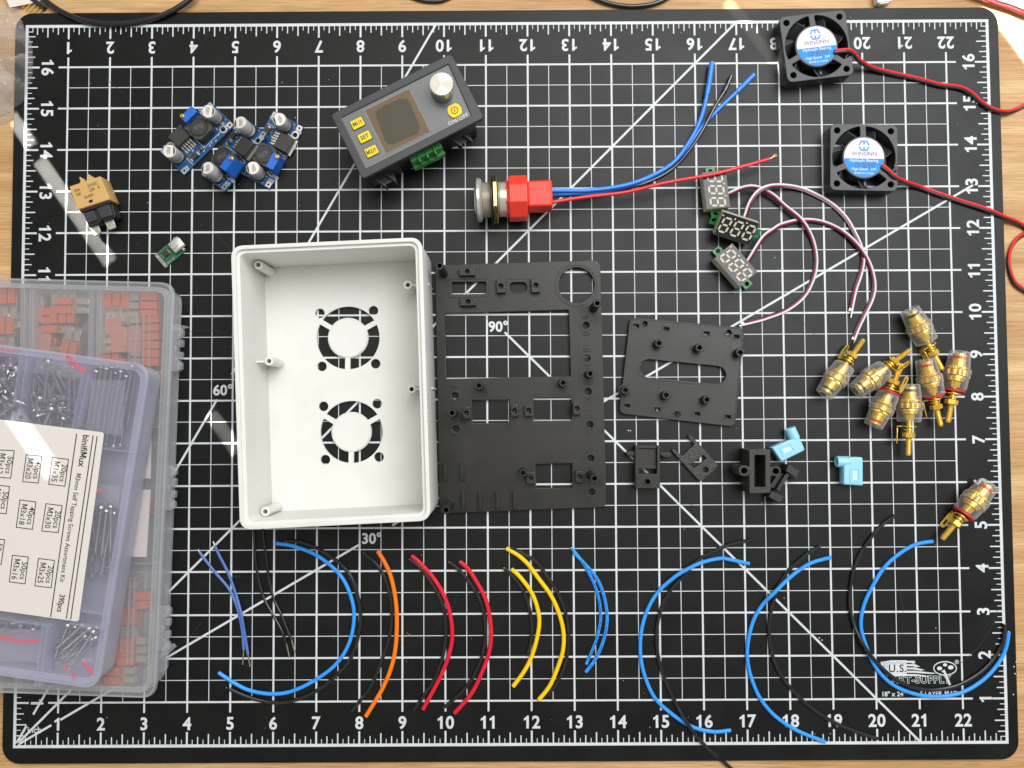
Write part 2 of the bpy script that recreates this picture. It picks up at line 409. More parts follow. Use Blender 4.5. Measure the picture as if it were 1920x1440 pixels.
ticks(23, lambda t, L, tw: (r.quad(ml(t-tw/2, w/2), ml(t+tw/2, L), z1), r.quad(ml(t-tw/2, 17-L), ml(t+tw/2, 17-w/2), z1)))
ticks(17, lambda t, L, tw: (r.quad(ml(w/2, t-tw/2), ml(L, t+tw/2), z1), r.quad(ml(23-L, t-tw/2), ml(23-w/2, t+tw/2), z1)))
for (cx, cy, sx, sy) in ((0, 17, 1, -1), (23, 17, -1, -1), (23, 0, -1, 1)):
    for (a, bb) in (((w/2, .125), (.13, .145)), ((.13, w/2), (.15, .145))):
        x0, x1 = sorted((cx+sx*a[0], cx+sx*bb[0])); y0, y1 = sorted((cy+sy*a[1], cy+sy*bb[1]))
        r.quad(ml(x0, y0), ml(x1, y1), z2)
mt.part('ruler_ticks', r, INK, smooth=False)['kind'] = 'stuff'
class AngleLines:
    def line(s, a, b_, w, z): mt.part('angle_line', MB().line(a, b_, w, z), INK, smooth=False)
dg = AngleLines()
def ray(deg, t0, t1):
    c, s_ = math.cos(math.radians(deg)), math.sin(math.radians(deg)); gl(dg, t0*c, t0*s_, t1*c, t1*s_, .05, z3)
ray(30, .05, .98); ray(30, 1.22, 9.26); ray(30, 10.12, 26.05)
ray(45, .05, 24.02)
ray(60, .05, .55); ray(60, .85, 9.27); ray(60, 9.95, 19.61)
gl(dg, 10.5, 10.5, 10.96, 10.04, .05, z3); gl(dg, 11.42, 9.58, 20.98, .03, .05, z3)
NS, NB = .40, .026
ONE = [(-.022, -.145), (.036, -.145), (.036, .145), (-.008, .145), (-.03, .11), (-.078, .085), (-.078, .036), (-.05, .046), (-.022, .064)]
def number(v, x, y, rz):
    b = MB(); t = str(v); M = Matrix.Translation((*ml(x, y), z2)) @ Matrix.Rotation(rz, 4, 'Z')
    for k, ch in enumerate(t):
        dx = (k-(len(t)-1)/2)*.205
        if ch == '1': b.add([M @ Vector((p[0]+dx, p[1], 0)) for p in ONE], [(0, 1, 2, 8), (2, 3, 4, 8), (4, 5, 6, 7, 8)])
        else: b.text(ch, M @ Vector((dx, 0, 0)), NS, rz, NB, sx=.98)
    mt.part('ruler_number', b, INK, smooth=False)
for X in range(1, 23): number(X, X, .51, 0); number(X, X, 16.47, math.pi)
for Y in range(1, 17): number(Y, .51, Y, -math.pi/2); number(Y, 22.53, Y, math.pi/2)
for t_, (px, py), sz in (('30°', (697, 1009), .34), ('60°', (418, 731), .34), ('90°', (934, 612), .34)):
    q = W(px, py, 0); mt.part('angle_label', MB().text(t_, (*ml(q.x, q.y), z3+.0015), sz, 0, .028), INK, smooth=False)
mt.part('unit_label', MB().text('inch', (*ml(.46, .385), z3+.0015), .2, 0, .014), INK, smooth=False)
# the maker's mark: flag stripes, palette and lettering
lg = MB(); ld = MB(); zl = z1
def lq(px, py): q = W(px, py, 0); return ml(q.x, q.y)
q0, q1 = lq(1650, 1240), lq(1700, 1268)
lg.sheet([lq(1651, 1241), lq(1672, 1238), lq(1700, 1238), lq(1700, 1268), lq(1664, 1268), lq(1654, 1256)], z=zl)
for k in range(5):
    y = 1239+k*6.2; x1 = 1716+k*9 if k < 3 else 1756-(k-3)*6
    lg.sheet([lq(1700, y), lq(1715, y), lq(x1, y+4.5), lq(x1-8, y+6), lq(1712, y+3.8), lq(1700, y+3.5)], z=zl)
for j in range(4):
    for i in range(9):
        sx_, sy_ = 1656+i*5+(j % 2)*2.5, 1241.5+j*3
        if sy_ < 1246 or i < 2: c = lq(sx_, sy_); ld.sheet(circ(c[0], c[1], .013, 5), z=z2)
pa = lq(1772, 1253); rr = .27
lg.sheet([(pa[0]+rr*math.cos(a)*1.02, pa[1]+.165*math.sin(a)) for a in [2*math.pi*i/30 for i in range(30)]], z=zl)
ld.sheet([(pa[0]+rr*math.cos(a)*.93, pa[1]+.14*math.sin(a)) for a in [2*math.pi*i/30 for i in range(30)]], z=z2)
for (dx, dy, s_) in ((-.13, .0, .055), (0, .08, .045), (.13, .02, .06), (-.05, -.07, .03)):
    lg.sheet([(pa[0]+dx+s_*1.1*math.cos(a), pa[1]+dy+s_*.8*math.sin(a)) for a in [2*math.pi*i/12 for i in range(12)]], z=z3)
br0, br1 = lq(1769, 1256), lq(1781, 1284)
lg.line(br0, br1, .05, z3+.003)
for t_, p_, sz in (('U.S.', (1683, 1253), .25), ('ART-SUPPLY', (1727, 1274), .23)):
    c = lq(*p_); lg.text(t_, (*c, z2+.001), sz, 0, .055, sx=.95 if t_ == 'U.S.' else .98, space=1.12); ld.text(t_, (*c, z3), sz, 0, .012, sx=.95 if t_ == 'U.S.' else .98, space=1.12)
lg.text('®', (*lq(1794, 1241), z2), .13, 0, .008)
lg.text('18" x 24"', (*lq(1676, 1301), z2), .15, 0, .022); lg.text('5 LAYER MAT', (*lq(1760, 1300), z2), .14, 0, .022)
mt.part('maker_mark', lg, INK, smooth=False); mt.part('maker_mark_gaps', ld, INKD, smooth=False)
# old knife scores in the mat
kn_s = MB(); rk = random.Random(11)
for i in range(26):
    x, y, a, L_ = rk.uniform(2, 22), rk.uniform(1.5, 16.5), rk.uniform(0, 3.14), rk.uniform(.3, 1.6)
    pth = [Vector(ml(x+math.cos(a+.12*k)*L_*k/3, y+math.sin(a+.12*k)*L_*k/3)) for k in range(4)]
    for k in range(3): kn_s.line(pth[k], pth[k+1], rk.choice((.005, .007, .01)), z3+.002)
mt.part('knife_scores', kn_s, mat('scored_pvc', C(58, 60, 58), .6, spec=.2), smooth=False)['kind'] = 'stuff'
# specks of dust and plastic crumbs on the mat
ds = MB()
for i in range(150):
    px, py = random.uniform(40, 1890), random.uniform(30, 1420); s_ = random.choice((.004, .005, .006, .009))
    p = W(px, py, .006); ds.box(p, (s_*random.uniform(1, 3), s_, .006), random.uniform(0, 3))
for px, py in ((1178, 807), (1182, 807.5), (1905, 1241), (1901, 1250), (1903, 1263), (1900, 1302), (1536, 1196), (1541, 1200)):
    ds.box(W(px, py, .01), (.026, .02, .02), random.uniform(0, 3))
solo('dust', ds, WHT, None, None, kind='stuff', o=(11, 8, 0))
# ================================================================ loose lengths of wire
def wire(label, seq, col, r=.044, z=None, tips=(), group=None, cat='wire', sub=6, name='cut_wire'):
    z = r if z is None else z
    P = pts(seq, z); b = MB(); b.tube(P, r, 10, sub)
    o = solo(name, b, INS[col], label, cat, group, o=P[0])
    for t in tips:                                       # bare ends: (px, py) beyond the insulation
        e = MB(); end = P[0] if t[0] == 0 else P[-1]
        e.tube([Vector((end.x, end.y, z)), W(t[1], t[2], z*.6), W(t[3], t[4], z*.5)] if len(t) > 3 else [end, W(t[1], t[2], z*.6)], .017, 7, 3)
        me = e.mesh('bare_end', TIN); me.transform(Matrix.Translation(-P[0])); k = link('bare_end', me, o)
    # the cut face shows the copper strands
    for a, bb in ((P[0], P[1]), (P[-1], P[-2])) if not tips else ():
        c = MB(); d = (a-bb).normalized(); c.lathe([(0, r*.5), (.008, r*.45)], 8, a-P[0]-d*.001, d); link('copper_core', c.mesh('copper_core', TIN), o)
    if cat == 'wire' and 'printed' in label:             # tiny black lettering along the insulation
        Pc = crom(P, sub); k = MB()
        for i in range(4, len(Pc)-3):
            t = (Pc[i+1]-Pc[i]); 
            for u in (.1, .45, .8):
                q = Pc[i]+t*u
                if random.random() < .75: k.box((q.x+random.uniform(-.006, .006), q.y, q.z+r-.0005), (.03, .012, .003), math.atan2(t.y, t.x))
        me = k.mesh('printed_marks', NAVY); me.transform(Matrix.Translation(-P[0])); link('printed_marks', me, o)['kind'] = 'stuff'
    return o
GW = 'short lengths of wire laid out along the bottom of the mat'
wire('slate blue wire with bare ends, tip nearest the clear box', [(374, 1035), (385, 1050), (405, 1075), (430, 1105), (445, 1140), (454, 1180), (457, 1218)], 'slate', .033, .035, [(0, 372, 1030), (1, 456, 1232, 455, 1246)], GW)
wire('slate blue wire with bare ends, right one of the crossed pair', [(403, 1023), (412, 1043), (422, 1062), (431, 1082), (443, 1117), (452, 1150, .09), (459, 1190), (465, 1227)], 'slate', .033, .04, [(0, 400, 1015), (1, 467, 1238, 469, 1250)], GW)
wire('thin black wire with bare tip, left one coming from under the white box', [(476, 992), (478, 1040), (484, 1082), (495, 1122), (513, 1155), (528, 1182), (537, 1207)], 'black', .03, .03, [(1, 540, 1220, 543, 1233)], GW)
wire('thin black wire with bare tip, right one coming from under the white box', [(492, 985), (494, 1012), (500, 1050), (504, 1085), (512, 1120), (527, 1152), (540, 1184), (547, 1200)], 'black', .03, .03, [(1, 550, 1212, 553, 1223)], GW)
wire('long blue wire bent in a half circle under the white box', [(518, 1019), (550, 1024), (595, 1042), (635, 1075), (655, 1110), (664, 1152), (656, 1202), (631, 1244), (591, 1275), (547, 1296), (510, 1301), (470, 1295), (440, 1281), (410, 1261)], 'blue', group=GW)
wire('long black wire bent in a half circle outside the blue one', [(533, 1014), (565, 1016), (600, 1031), (637, 1056), (662, 1090), (676, 1148), (671, 1195), (655, 1239), (620, 1276), (590, 1297), (548, 1314), (510, 1317), (470, 1308), (431, 1292)], 'black', .043, group=GW)
wire('orange curved wire, the only orange one', [(708, 1033), (722, 1056), (733, 1082), (741, 1120), (744, 1160), (742, 1210), (734, 1250), (716, 1293), (686, 1343)], 'orange', .05, group=GW)
wire('black curved wire on the left of the orange wire', [(682, 1037), (703, 1055), (720, 1080), (731, 1115), (735, 1150), (730, 1195), (715, 1240), (695, 1287), (659, 1334)], 'black', .042, group=GW)
wire('red curved wire, left of the two red ones', [(772, 1042), (790, 1058), (812, 1083), (830, 1112), (843, 1147), (848, 1190), (842, 1227), (825, 1270), (793, 1330)], 'red', .05, group=GW)
wire('black curved wire on the left of the left red wire', [(768, 1049), (785, 1062), (800, 1080), (820, 1112), (833, 1145), (836, 1190), (829, 1235), (811, 1280), (775, 1332)], 'black', .042, group=GW)
wire('red curved wire, right of the two red ones', [(862, 1053), (877, 1066), (893, 1090), (909, 1120), (918, 1155), (921, 1190), (917, 1222), (905, 1257), (884, 1300), (852, 1337)], 'red', .05, group=GW)
wire('black curved wire on the left of the right red wire', [(842, 1054), (860, 1068), (880, 1092), (897, 1118), (908, 1152), (910, 1190), (904, 1230), (885, 1273), (860, 1303), (830, 1328)], 'black', .042, group=GW)
wire('long yellow wire beside a black one', [(949, 1028), (970, 1040), (990, 1058), (1010, 1085), (1032, 1115), (1047, 1147), (1056, 1182), (1056, 1215), (1048, 1245), (1031, 1285), (1010, 1312)], 'yellow', .05, group=GW)
wire('black curved wire on the right of the long yellow wire', [(956, 1027), (985, 1040), (1008, 1056), (1024, 1078), (1045, 1110), (1058, 1140), (1065, 1172), (1066, 1202), (1061, 1240), (1046, 1277), (1028, 1303)], 'black', .042, group=GW)
wire('short yellow wire, the smaller of the two yellow ones', [(959, 1067), (976, 1083), (997, 1112), (1008, 1142), (1011, 1167), (1007, 1195), (997, 1230), (983, 1258), (962, 1287)], 'yellow', .05, group=GW)
wire('black curved wire on the left of the short yellow wire', [(945, 1065), (965, 1085), (982, 1110), (992, 1140), (997, 1168), (996, 1200), (989, 1228)], 'black', .042, group=GW)
wire('short blue printed wire, outer one of the pair below the black panel', [(1076, 1036), (1096, 1057), (1118, 1083), (1131, 1113), (1138, 1150), (1136, 1182), (1127, 1213), (1115, 1238), (1098, 1260)], 'blue', .04, group=GW)
wire('short blue printed wire, inner one of the pair below the black panel', [(1071, 1027), (1090, 1051), (1106, 1078), (1117, 1103), (1124, 1130), (1126, 1160), (1120, 1193), (1110, 1220), (1099, 1245)], 'blue', .036, group=GW)
wire('blue C shaped wire, left of the three big blue ones', [(1405, 1057, .06), (1372, 1050), (1350, 1047), (1315, 1055, .1), (1287, 1068, .13), (1262, 1084, .1), (1232, 1112), (1212, 1148), (1202, 1187), (1201, 1230), (1210, 1271), (1228, 1309), (1255, 1335), (1285, 1356), (1310, 1367), (1340, 1372), (1370, 1369)], 'blue', group=GW)
wire('long black wire running off the bottom edge of the mat', [(1410, 1012), (1372, 1020), (1337, 1034), (1308, 1051, .03), (1282, 1079), (1255, 1110), (1238, 1147), (1231, 1187), (1234, 1230), (1245, 1270), (1264, 1312, .06), (1288, 1355, .14), (1318, 1394), (1345, 1418, -.04), (1372, 1442, -.08), (1400, 1466, -.08)], 'black', .043, group=GW)
wire('blue C shaped wire, middle of the three big blue ones', [(1558, 1045), (1522, 1055), (1497, 1070), (1475, 1088, .1), (1447, 1116, .12), (1430, 1133), (1411, 1167), (1401, 1217), (1405, 1258), (1420, 1300), (1440, 1329), (1464, 1351), (1497, 1371), (1547, 1391)], 'blue', group=GW)
wire('black S shaped wire ending above the number 20', [(1537, 1024), (1514, 1038), (1491, 1057), (1470, 1081, .03), (1454, 1115, .03), (1444, 1155), (1442, 1192), (1450, 1234), (1467, 1270), (1502, 1311), (1540, 1340), (1582, 1363), (1645, 1385)], 'black', .043, group=GW)
wire('blue hook shaped wire looping under the maker logo', [(1749, 1015), (1716, 1021), (1685, 1039), (1657, 1065), (1632, 1106), (1618, 1140), (1614, 1175), (1624, 1212), (1641, 1250), (1671, 1282), (1711, 1300), (1755, 1306), (1801, 1299), (1840, 1277), (1869, 1247), (1885, 1217), (1891, 1184)], 'blue', group=GW)
wire('black hook shaped wire lying inside the rightmost blue hook', [(1678, 967), (1652, 986), (1627, 1016), (1605, 1054), (1596, 1092), (1593, 1130), (1600, 1168, .06), (1616, 1204, .12), (1636, 1233, .12), (1660, 1258, .06), (1690, 1280), (1727, 1292), (1765, 1292), (1802, 1282), (1840, 1259), (1865, 1232), (1880, 1203), (1884, 1170)], 'black', .042, group=GW)
b = MB(); b.tube(pts([(762, 1185), (766, 1189), (771, 1191)], .02), .008, 6, 3); solo('wire_clipping', b, TIN, 'tiny silver wire clipping lying right of the orange wire', 'wire clipping', o=W(766, 1188, .02))
# cables and loose bits along the top edge
def cable(label, seq, r, m, name='cable', cat='cable', z=None, group=None, n=12):
    P = pts(seq, r if z is None else z); b = MB(); b.tube(P, r, n, 8); return solo(name, b, m, label, cat, group, o=P[len(P)//2])
cable('thick black cable drooping over the top left of the mat', [(70, -14, 0), (84, 0, 0), (104, 15, .02), (130, 29), (162, 40), (200, 45), (240, 44), (287, 35), (322, 21), (348, 5), (368, -12)], .066, BLK_IN)
cable('thin black cable dipping in at the top middle of the frame', [(755, -12, -.08), (778, -3, -.08), (795, 1.5, -.08), (813, 3, -.08), (830, 1, -.08), (852, -8, -.08)], .045, BLK_IN)
cable('black cable loop at the top, touching the mat edge near number 14', [(1095, -14, -.06), (1120, -2, -.06), (1145, 7, -.06), (1178, 12, -.06), (1212, 10, -.06), (1240, 2, -.06), (1262, -12, -.06)], .055, BLK_IN)
ph = Thing('pin_header', 'black pin header with five pins on the table at top left', 'pin header', W(72, 10, -.12), math.radians(-38))
b = MB()
for i in range(5): b.box((-.02+(i-2)*.1, .03, .06), (.094, .1, .1))
ph.part('header_block', b, BLK)
for i in range(5):
    b = MB(); b.box((-.02+(i-2)*.1, -.15, .06), (.022, .28, .022)); ph.part('pin', b, GOLD)
b = MB()
pv = [W(18, 14, .05), W(76, 3, -.09), W(95, -18, -.1), W(0, -30, .1)]
b.add([p for p in pv]+[p-Vector((0, 0, .012)) for p in pv], [(0, 1, 2, 3), (7, 6, 5, 4), (0, 4, 5, 1), (1, 5, 6, 2), (2, 6, 7, 3), (3, 7, 4, 0)])
solo('paper_sheet', b, PAPER, 'white sheet corner poking in above the plastic bag', 'paper', o=pv[0])
jc = Thing('plug_connector', 'small white plug with red wires at the top edge by number 20', 'connector', W(1650, 3, -.12), math.radians(8))
b = MB(); b.box((0, .0, .11), (.36, .24, .2)); b.box((0, -.1, .12), (.24, .1, .14)); jc.part('plug_body', b, WHT, .02)
b = MB(); b.tube([Vector((.15, .02, .12)), Vector((.28, .06, .1)), Vector((.4, .3, .06))], .03); jc.part('red_wire', b, INS['scarlet'])
lw_ = Thing('lead_pair', 'red and black wire pair crossing the sunlit top right corner', 'wire', W(1880, 14, -.12))
for nm_, dy, c in (('red_wire', 0, 'scarlet'), ('black_wire', -4.5, 'black')):
    b = MB(); b.tube([lw_.l(px, py+dy, .0) for px, py in ((1800, -18), (1838, -4), (1872, 8), (1900, 17), (1960, 42))], .035); lw_.part(nm_, b, INS[c])
# ================================================================ crumpled film
def crumple(outline, zb, h, seed, rings=16, amp=.16, freq=1.6, flatrim=.25):
    """closed crumpled bag: star shaped about its centre; outline = list of world xy"""
    n = len(outline); c = sum((Vector(p[:2]) for p in outline), Vector((0, 0)))/n
    vs = []; fs = []
    def ht(x, y, t):
        d = noise.voronoi(Vector((x*freq+seed, y*freq, seed)))[0]
        f = noise.fractal(Vector((x*freq*.9, y*freq*.9+seed, .3)), 1, 2, 3)
        env = max(0, 1-t**3)
        return zb+.01+env*(h*(.55+.45*f)+amp*(d[1]-d[0])*1.3)+.05*abs(f)*(t > .8)
    vs.append((c.x, c.y, ht(c.x, c.y, 0)))
    for k in range(1, rings+1):
        t = k/rings
        for p in outline:
            q = c+(Vector(p[:2])-c)*t; vs.append((q.x, q.y, max(zb+.01, ht(q.x, q.y, t))))
    for i in range(n): fs.append((0, 1+i, 1+(i+1) % n))
    for k in range(rings-1):
        for i in range(n): j = (i+1) % n; fs.append((1+k*n+i, 1+(k+1)*n+i, 1+(k+1)*n+j, 1+k*n+j))
    o = len(vs); vs.append((c.x, c.y, zb))
    for p in outline: vs.append((p[0], p[1], zb))
    for i in range(n):
        j = (i+1) % n; fs.append((o, o+1+j, o+1+i)); fs.append((1+(rings-1)*n+i, o+1+i, o+1+j, 1+(rings-1)*n+j))
    b = MB(); b.v = vs; b.f = fs; return b
def dens(P, m):
    out = []
    for i in range(len(P)):
        a = Vector(P[i]); c = Vector(P[(i+1) % len(P)])
        for k in range(m): out.append(a.lerp(c, k/m))
    return out
bo = dens([W(px, py, .1) for px, py in ((-60, -10), (0, 4), (24, 5), (38, 28), (54, 62), (62, 100), (58, 140), (50, 178), (38, 198), (18, 214), (-2, 228), (-70, 232), (-120, 110))], 6)
bag = solo('plastic_bag', crumple(bo, -.115, .7, 3.1, 26, .62, 1.1), BAGW, 'crumpled clear plastic bag over the top left corner of the mat', 'plastic bag', o=bo[0], ang=9)
bi = dens([W(px, py, .1) for px, py in ((-50, 140), (5, 136), (14, 148), (19, 160), (12, 172), (6, 186), (10, 205), (-10, 212), (-60, 205))], 4)
me = crumple(bi, -.1, .3, 8.3, 10, .2, 2.2).mesh('inner_fold', BAGW, 22); me.transform(Matrix.Translation(-Vector(bo[0]))); link('inner_fold', me, bag)
# ================================================================ step-down converter boards
_PC = {}
def pm(key, fn, m, ang=35):
    if key not in _PC: _PC[key] = fn().mesh(key, m, ang)
    return _PC[key]
def buck(label, origin_px, z0, rot, group, ind_text, cap_text, flip_hole=False):
    o = W(*origin_px, z0); t = Thing('converter_board', label, 'circuit board', o, rot=rot, group=group)
    Lb, Wb, T = 1.69, .83, .06
    holes = [(.08, .08), (.08, .75), (1.61, .08), (1.61, .75), (.27, .74), (1.43, .12)]
    def base(): return MB().prism(rrect(0, 0, Lb, Wb, .015, 2), [circ(x, y, .055 if i > 3 else .025, 14) for i, (x, y) in enumerate(holes)], 0, T, .006)
    t.part('board_sheet', pm('board_sheet', base, BPCB), BPCB)
    zt = T+.003
    for (x, y) in holes[:4]:
        t.part('solder_pad', pm('solder_pad%.2f%.2f' % (x, y), lambda: MB().sheet(rrect(x-.065, y-.065, x+.065, y+.065, .01, 2), [circ(x, y, .027, 10)], zt), SOLD), SOLD)
    for (x, y) in holes[4:]:
        t.part('plated_ring', pm('plated_ring%.2f' % x, lambda: MB().sheet(circ(x, y, .095, 20), [circ(x, y, .056, 20)], zt), SOLD), SOLD)
    def silk():
        b = MB(); z = zt+.002
        for a, c in (((.33, .03), (.33, .8)), ((.80, .1), (.80, .62)), ((1.33, .2), (1.33, .8)), ((.80, .62), (1.33, .62)), ((.82, .12), (1.33, .12)), ((.06, .28), (.06, .62)), ((1.64, .24), (1.64, .62)), ((.33, .62), (.42, .8))): b.line(a, c, .012, z)
        for k, (x, y) in enumerate(((1.38, .76), (1.52, .18), (1.5, .77), (.18, .06), (.17, .77))): b.text(('OUT+', 'OUT-', '220', 'IN-', 'IN+')[k], (x, y, z), .1, -math.pi/2, .01)
        b.sheet([(1.52, .06), (1.47, .09), (1.47, .03)], z=z)
        rb = random.Random(3)
        for i in range(26):
            x, y = rb.choice(((rb.uniform(.36, .8), rb.uniform(.05, .3)), (rb.uniform(1.34, 1.4), rb.uniform(.2, .8)), (rb.uniform(.83, .95), rb.uniform(.66, .8)), (rb.uniform(.84, 1.3), rb.uniform(.03, .15))))
            b.line((x, y), (x+rb.choice((0, .05)), y+.03), .014, z)
        return b
    t.part('silkscreen', pm('silkscreen', silk, INK), INK)
    def cap():
        b = MB(); b.lathe([(0, .15), (.05, .157), (.07, .146), (.09, .157), (.40, .157), (.415, .15)], 24); return b
    def ctop(): return MB().lathe([(.4155, .147), (.421, .140)], 24)
    def cmark():
        b = MB(); b.sheet([(.135*math.cos(math.radians(a)), .135*math.sin(math.radians(a))) for a in range(-48, 49, 8)], z=.4225)
        return b
    def ctext(tx):
        b = MB()
        for k, s_ in enumerate(tx): b.text(s_, (-.02-0*k, .065-.062*k, .4225), .075, 0, .012, sx=.8)
        return b
    for i, (x, y) in enumerate(((.20, .42), (1.49, .43))):
        c = t.part('capacitor', pm('cap', cap, CAPA), CAPA); c.location = (x, y, T+.02); c.rotation_euler = (0, 0, 0 if i else 0)
        bb = MB(); bb.box((x, y, T+.012), (.32, .32, .024)); t.part('capacitor_base', bb, BLK)
        for nm_, me_, mm in (('capacitor_lid', pm('ctop', ctop, CAPT), CAPT), ('polarity_mark', pm('cmark', cmark, CHIP), CHIP), ('capacitor_print', pm('ctext'+cap_text[i][0], lambda: ctext(cap_text[i]), PRT), PRT)):
            k = t.part(nm_, me_, mm, parent=c)
            if nm_ != 'capacitor_lid': k.rotation_euler = (0, 0, math.radians(-50 if i else -45)-0)
    ic = t.part('regulator_chip', pm('chip', lambda: MB().box((.585, .66, T+.10), (.40, .36, .18), top=.96), CHIP), CHIP, .01)
    for i in range(5):
        x = .44+i*.067
        t.part('lead', pm('lead%d' % i, lambda: MB().box((x, .455, T+.09), (.034, .07, .022)).box((x, .42, T+.055), (.034, .022, .09)).box((x, .36, T+.018), (.034, .12, .022)), SOLD), SOLD, parent=ic)
    t.part('chip_tab', pm('tab', lambda: MB().box((.585, .862, T+.03), (.40, .065, .05)), SOLD), SOLD, parent=ic)
    ib = t.part('inductor', pm('ind', lambda: MB().prism(rpoly([(.82, .26), (.90, .18), (1.23, .18), (1.31, .26), (1.31, .59), (1.23, .67), (.90, .67), (.82, .59)], .02, 3), [], T+.005, T+.26, .02), FERR), FERR)
    t.part('inductor_core', pm('indc', lambda: MB().lathe([(0, .2), (.02, .19)], 28, (1.065, .425, T+.262)), CHIP), CHIP, parent=ib)
    t.part('inductor_groove', pm('indg', lambda: MB().sheet(circ(1.065, .425, .225, 28), [circ(1.065, .425, .203, 28)], T+.263), BLK), BLK, parent=ib)
    t.part('inductor_print', pm('indt'+ind_text, lambda: MB().text(ind_text, (1.065, .425, T+.2835), .15, -.5, .012), PANEL), PANEL, parent=ib)
    tr = t.part('trimmer', pm('trim', lambda: MB().box((1.12, .745, T+.2), (.375, .19, .38)), TRIM), TRIM, .006)
    def scr(): return MB().lathe([(0, .045), (.05, .045), (.055, .038)], 14, (.99, .80, T+.391))
    def slot(): return MB().box((.99, .80, T+.448), (.075, .014, .008), .6)
    sc = t.part('trimmer_screw', pm('tscrew', scr, GOLD), GOLD, parent=tr); t.part('screw_slot', pm('tslot', slot, PRT), PRT, parent=tr)
    for k, (x, y, a, bb_) in enumerate(((.50, .13, .17, .11), (.70, .15, .07, .05), (.40, .2, .05, .07), (1.36, .68, .05, .08), (.87, .75, .05, .08), (1.42, .62, .07, .05), (.86, .66, .06, .04))):
        t.part('surface_mount_chip', pm('smd%d' % k, lambda: MB().box((x, y, T+.035), (a, bb_, .07 if k == 0 else .03)), CHIP), CHIP)
        t.part('smd_end', pm('smde%d' % k, lambda: MB().box((x-a*.62, y, T+.014), (a*.3, bb_*.9, .022)).box((x+a*.62, y, T+.014), (a*.3, bb_*.9, .022)), SOLD), SOLD)
    return t
GB = 'blue step-down converter boards'
def rxyz(az, tx=0, ty=0): return Matrix.Rotation(math.radians(az), 3, 'Z') @ Matrix.Rotation(math.radians(ty), 3, 'Y') @ Matrix.Rotation(math.radians(tx), 3, 'X')
C1, C2 = ('220', '35V', 'VT'), ('100', '50V', 'VT')
buck('blue converter board lying leftmost with 470 on its inductor', (347.5, 330.5), .0, rxyz(45.5), GB, '470', (C2, C1))
buck('blue converter board tilted up between the other two', (458, 222), .06, rxyz(234.3, 15), GB, '330', (C2, C1))
buck('blue converter board lying rightmost of the three', (514, 209.5), .0, rxyz(241.6), GB, '470', (C2, C1))
# ================================================================ small usb board
us = Thing('connector_board', 'tiny green circuit board with a silver usb-c socket', 'circuit board', W(319.5, 480.5, 0), math.radians(41))
def U(x, y, z=.04): return us.l2(110+x/7.2, 310+y/7.2, z)
P4 = [U(1292, 1217), U(1440, 1390), U(1712, 1140), U(1566, 968)]
pcbw = (Vector(P4[1])-Vector(P4[0])).length; pcbl = (Vector(P4[2])-Vector(P4[1])).length; x0 = P4[0][0]; y1 = P4[0][1]; y0 = P4[1][1]
ph4 = [(x0+.04, y1-.035-k*(pcbw-.07)/3) for k in range(4)]
GRNU = mat('usb_pcb', C(20, 96, 58), .4)
us.part('board_sheet', MB().prism(rrect(x0, y0, x0+pcbl, y1, .01, 2), [circ(x, y, .014, 10) for x, y in ph4], .0, .04, .003), GRNU)
us.part('solder_pads', MB().sheet(rrect(x0+.005, y0+.006, x0+.078, (y0+y1)/2-.006, .008, 2), [circ(*p, .0145, 10) for p in ph4[2:]], .043).sheet(rrect(x0+.005, (y0+y1)/2+.006, x0+.078, y1-.006, .008, 2), [circ(*p, .0145, 10) for p in ph4[:2]], .043), SOLD)
cc = Vector(U(1450, 1195)); us.part('chip', MB().box((cc.x, cc.y, .065), (.15, .13, .05)), CHIP, .005)
for k in range(8):
    for sgn in (-1, 1): us.part('lead', pm('usl%d%d' % (k, sgn), lambda: MB().box((cc.x+sgn*.092, cc.y-.056+k*.016, .05), (.035, .008, .015)), SOLD), SOLD)
b = MB()
for k in range(16): b.box((x0+.12+random.random()*(pcbl-.4), y0+.02+random.random()*.05, .05), (.03, .016, .016))
for k in range(5): b.box((x0+.13+k*.05, y1-.02, .05), (.025, .014, .016))
us.part('resistors', b, SOLD)['kind'] = 'stuff'
sk = Vector(U(1592, 1072, .12)); so = us.part('usb_socket', MB().prism(rrect(-.145, -.0+.02, .145, .135, .05, 4), [rrect(-.125, .04, .125, .118, .036, 4)], -.14, .14, .004, M=Matrix.Translation((sk.x, sk.y, .03)) @ Matrix.Rotation(math.radians(90), 4, 'Z') @ Matrix.Rotation(math.radians(90), 4, 'X')), STEEL)
for dy in (-.165, .16): us.part('socket_tab', MB().box((sk.x+.05, sk.y+dy, .055), (.06, .045, .05)), STEEL)
us.part('socket_slots', MB().box((sk.x-.1, sk.y-.06, .168), (.02, .03, .004)).box((sk.x-.1, sk.y+.06, .168), (.02, .03, .004)).box((sk.x+.02, sk.y-.05, .168), (.16, .006, .004)), PRT)
# ================================================================ tan circuit breaker
cbk = Thing('circuit_breaker', 'tan blade circuit breaker with black base and two silver prongs', 'circuit breaker', W(170, 385, 0), math.radians(19))
def K(x, y, z=.48): return cbk.l2(110+x/7.2, 310+y/7.2, z)
body = [K(142, 285), K(560, 145), K(690, 457), K(247, 600)]
cbk.part('breaker_body', MB().prism(rpoly(body, .03), [], .03, .48, .015), TAN)
cbk.part('breaker_body_side', MB().prism(rpoly([K(555, 150, .3), K(600, 170, .3), K(628, 230, .3), K(727, 478, .3), K(690, 465, .3)], .01), [], .05, .36, .01), TAN)
for f in ([K(250, 240), K(275, 205), K(255, 150), K(268, 143), K(330, 190), K(325, 222)], [K(378, 205), K(365, 112), K(382, 105), K(420, 140), K(470, 160), K(475, 178)]):
    cbk.part('reset_fin', MB().prism(rpoly(f, .012, 3), [], .15, .42, .008), TAN)
tx = MB()
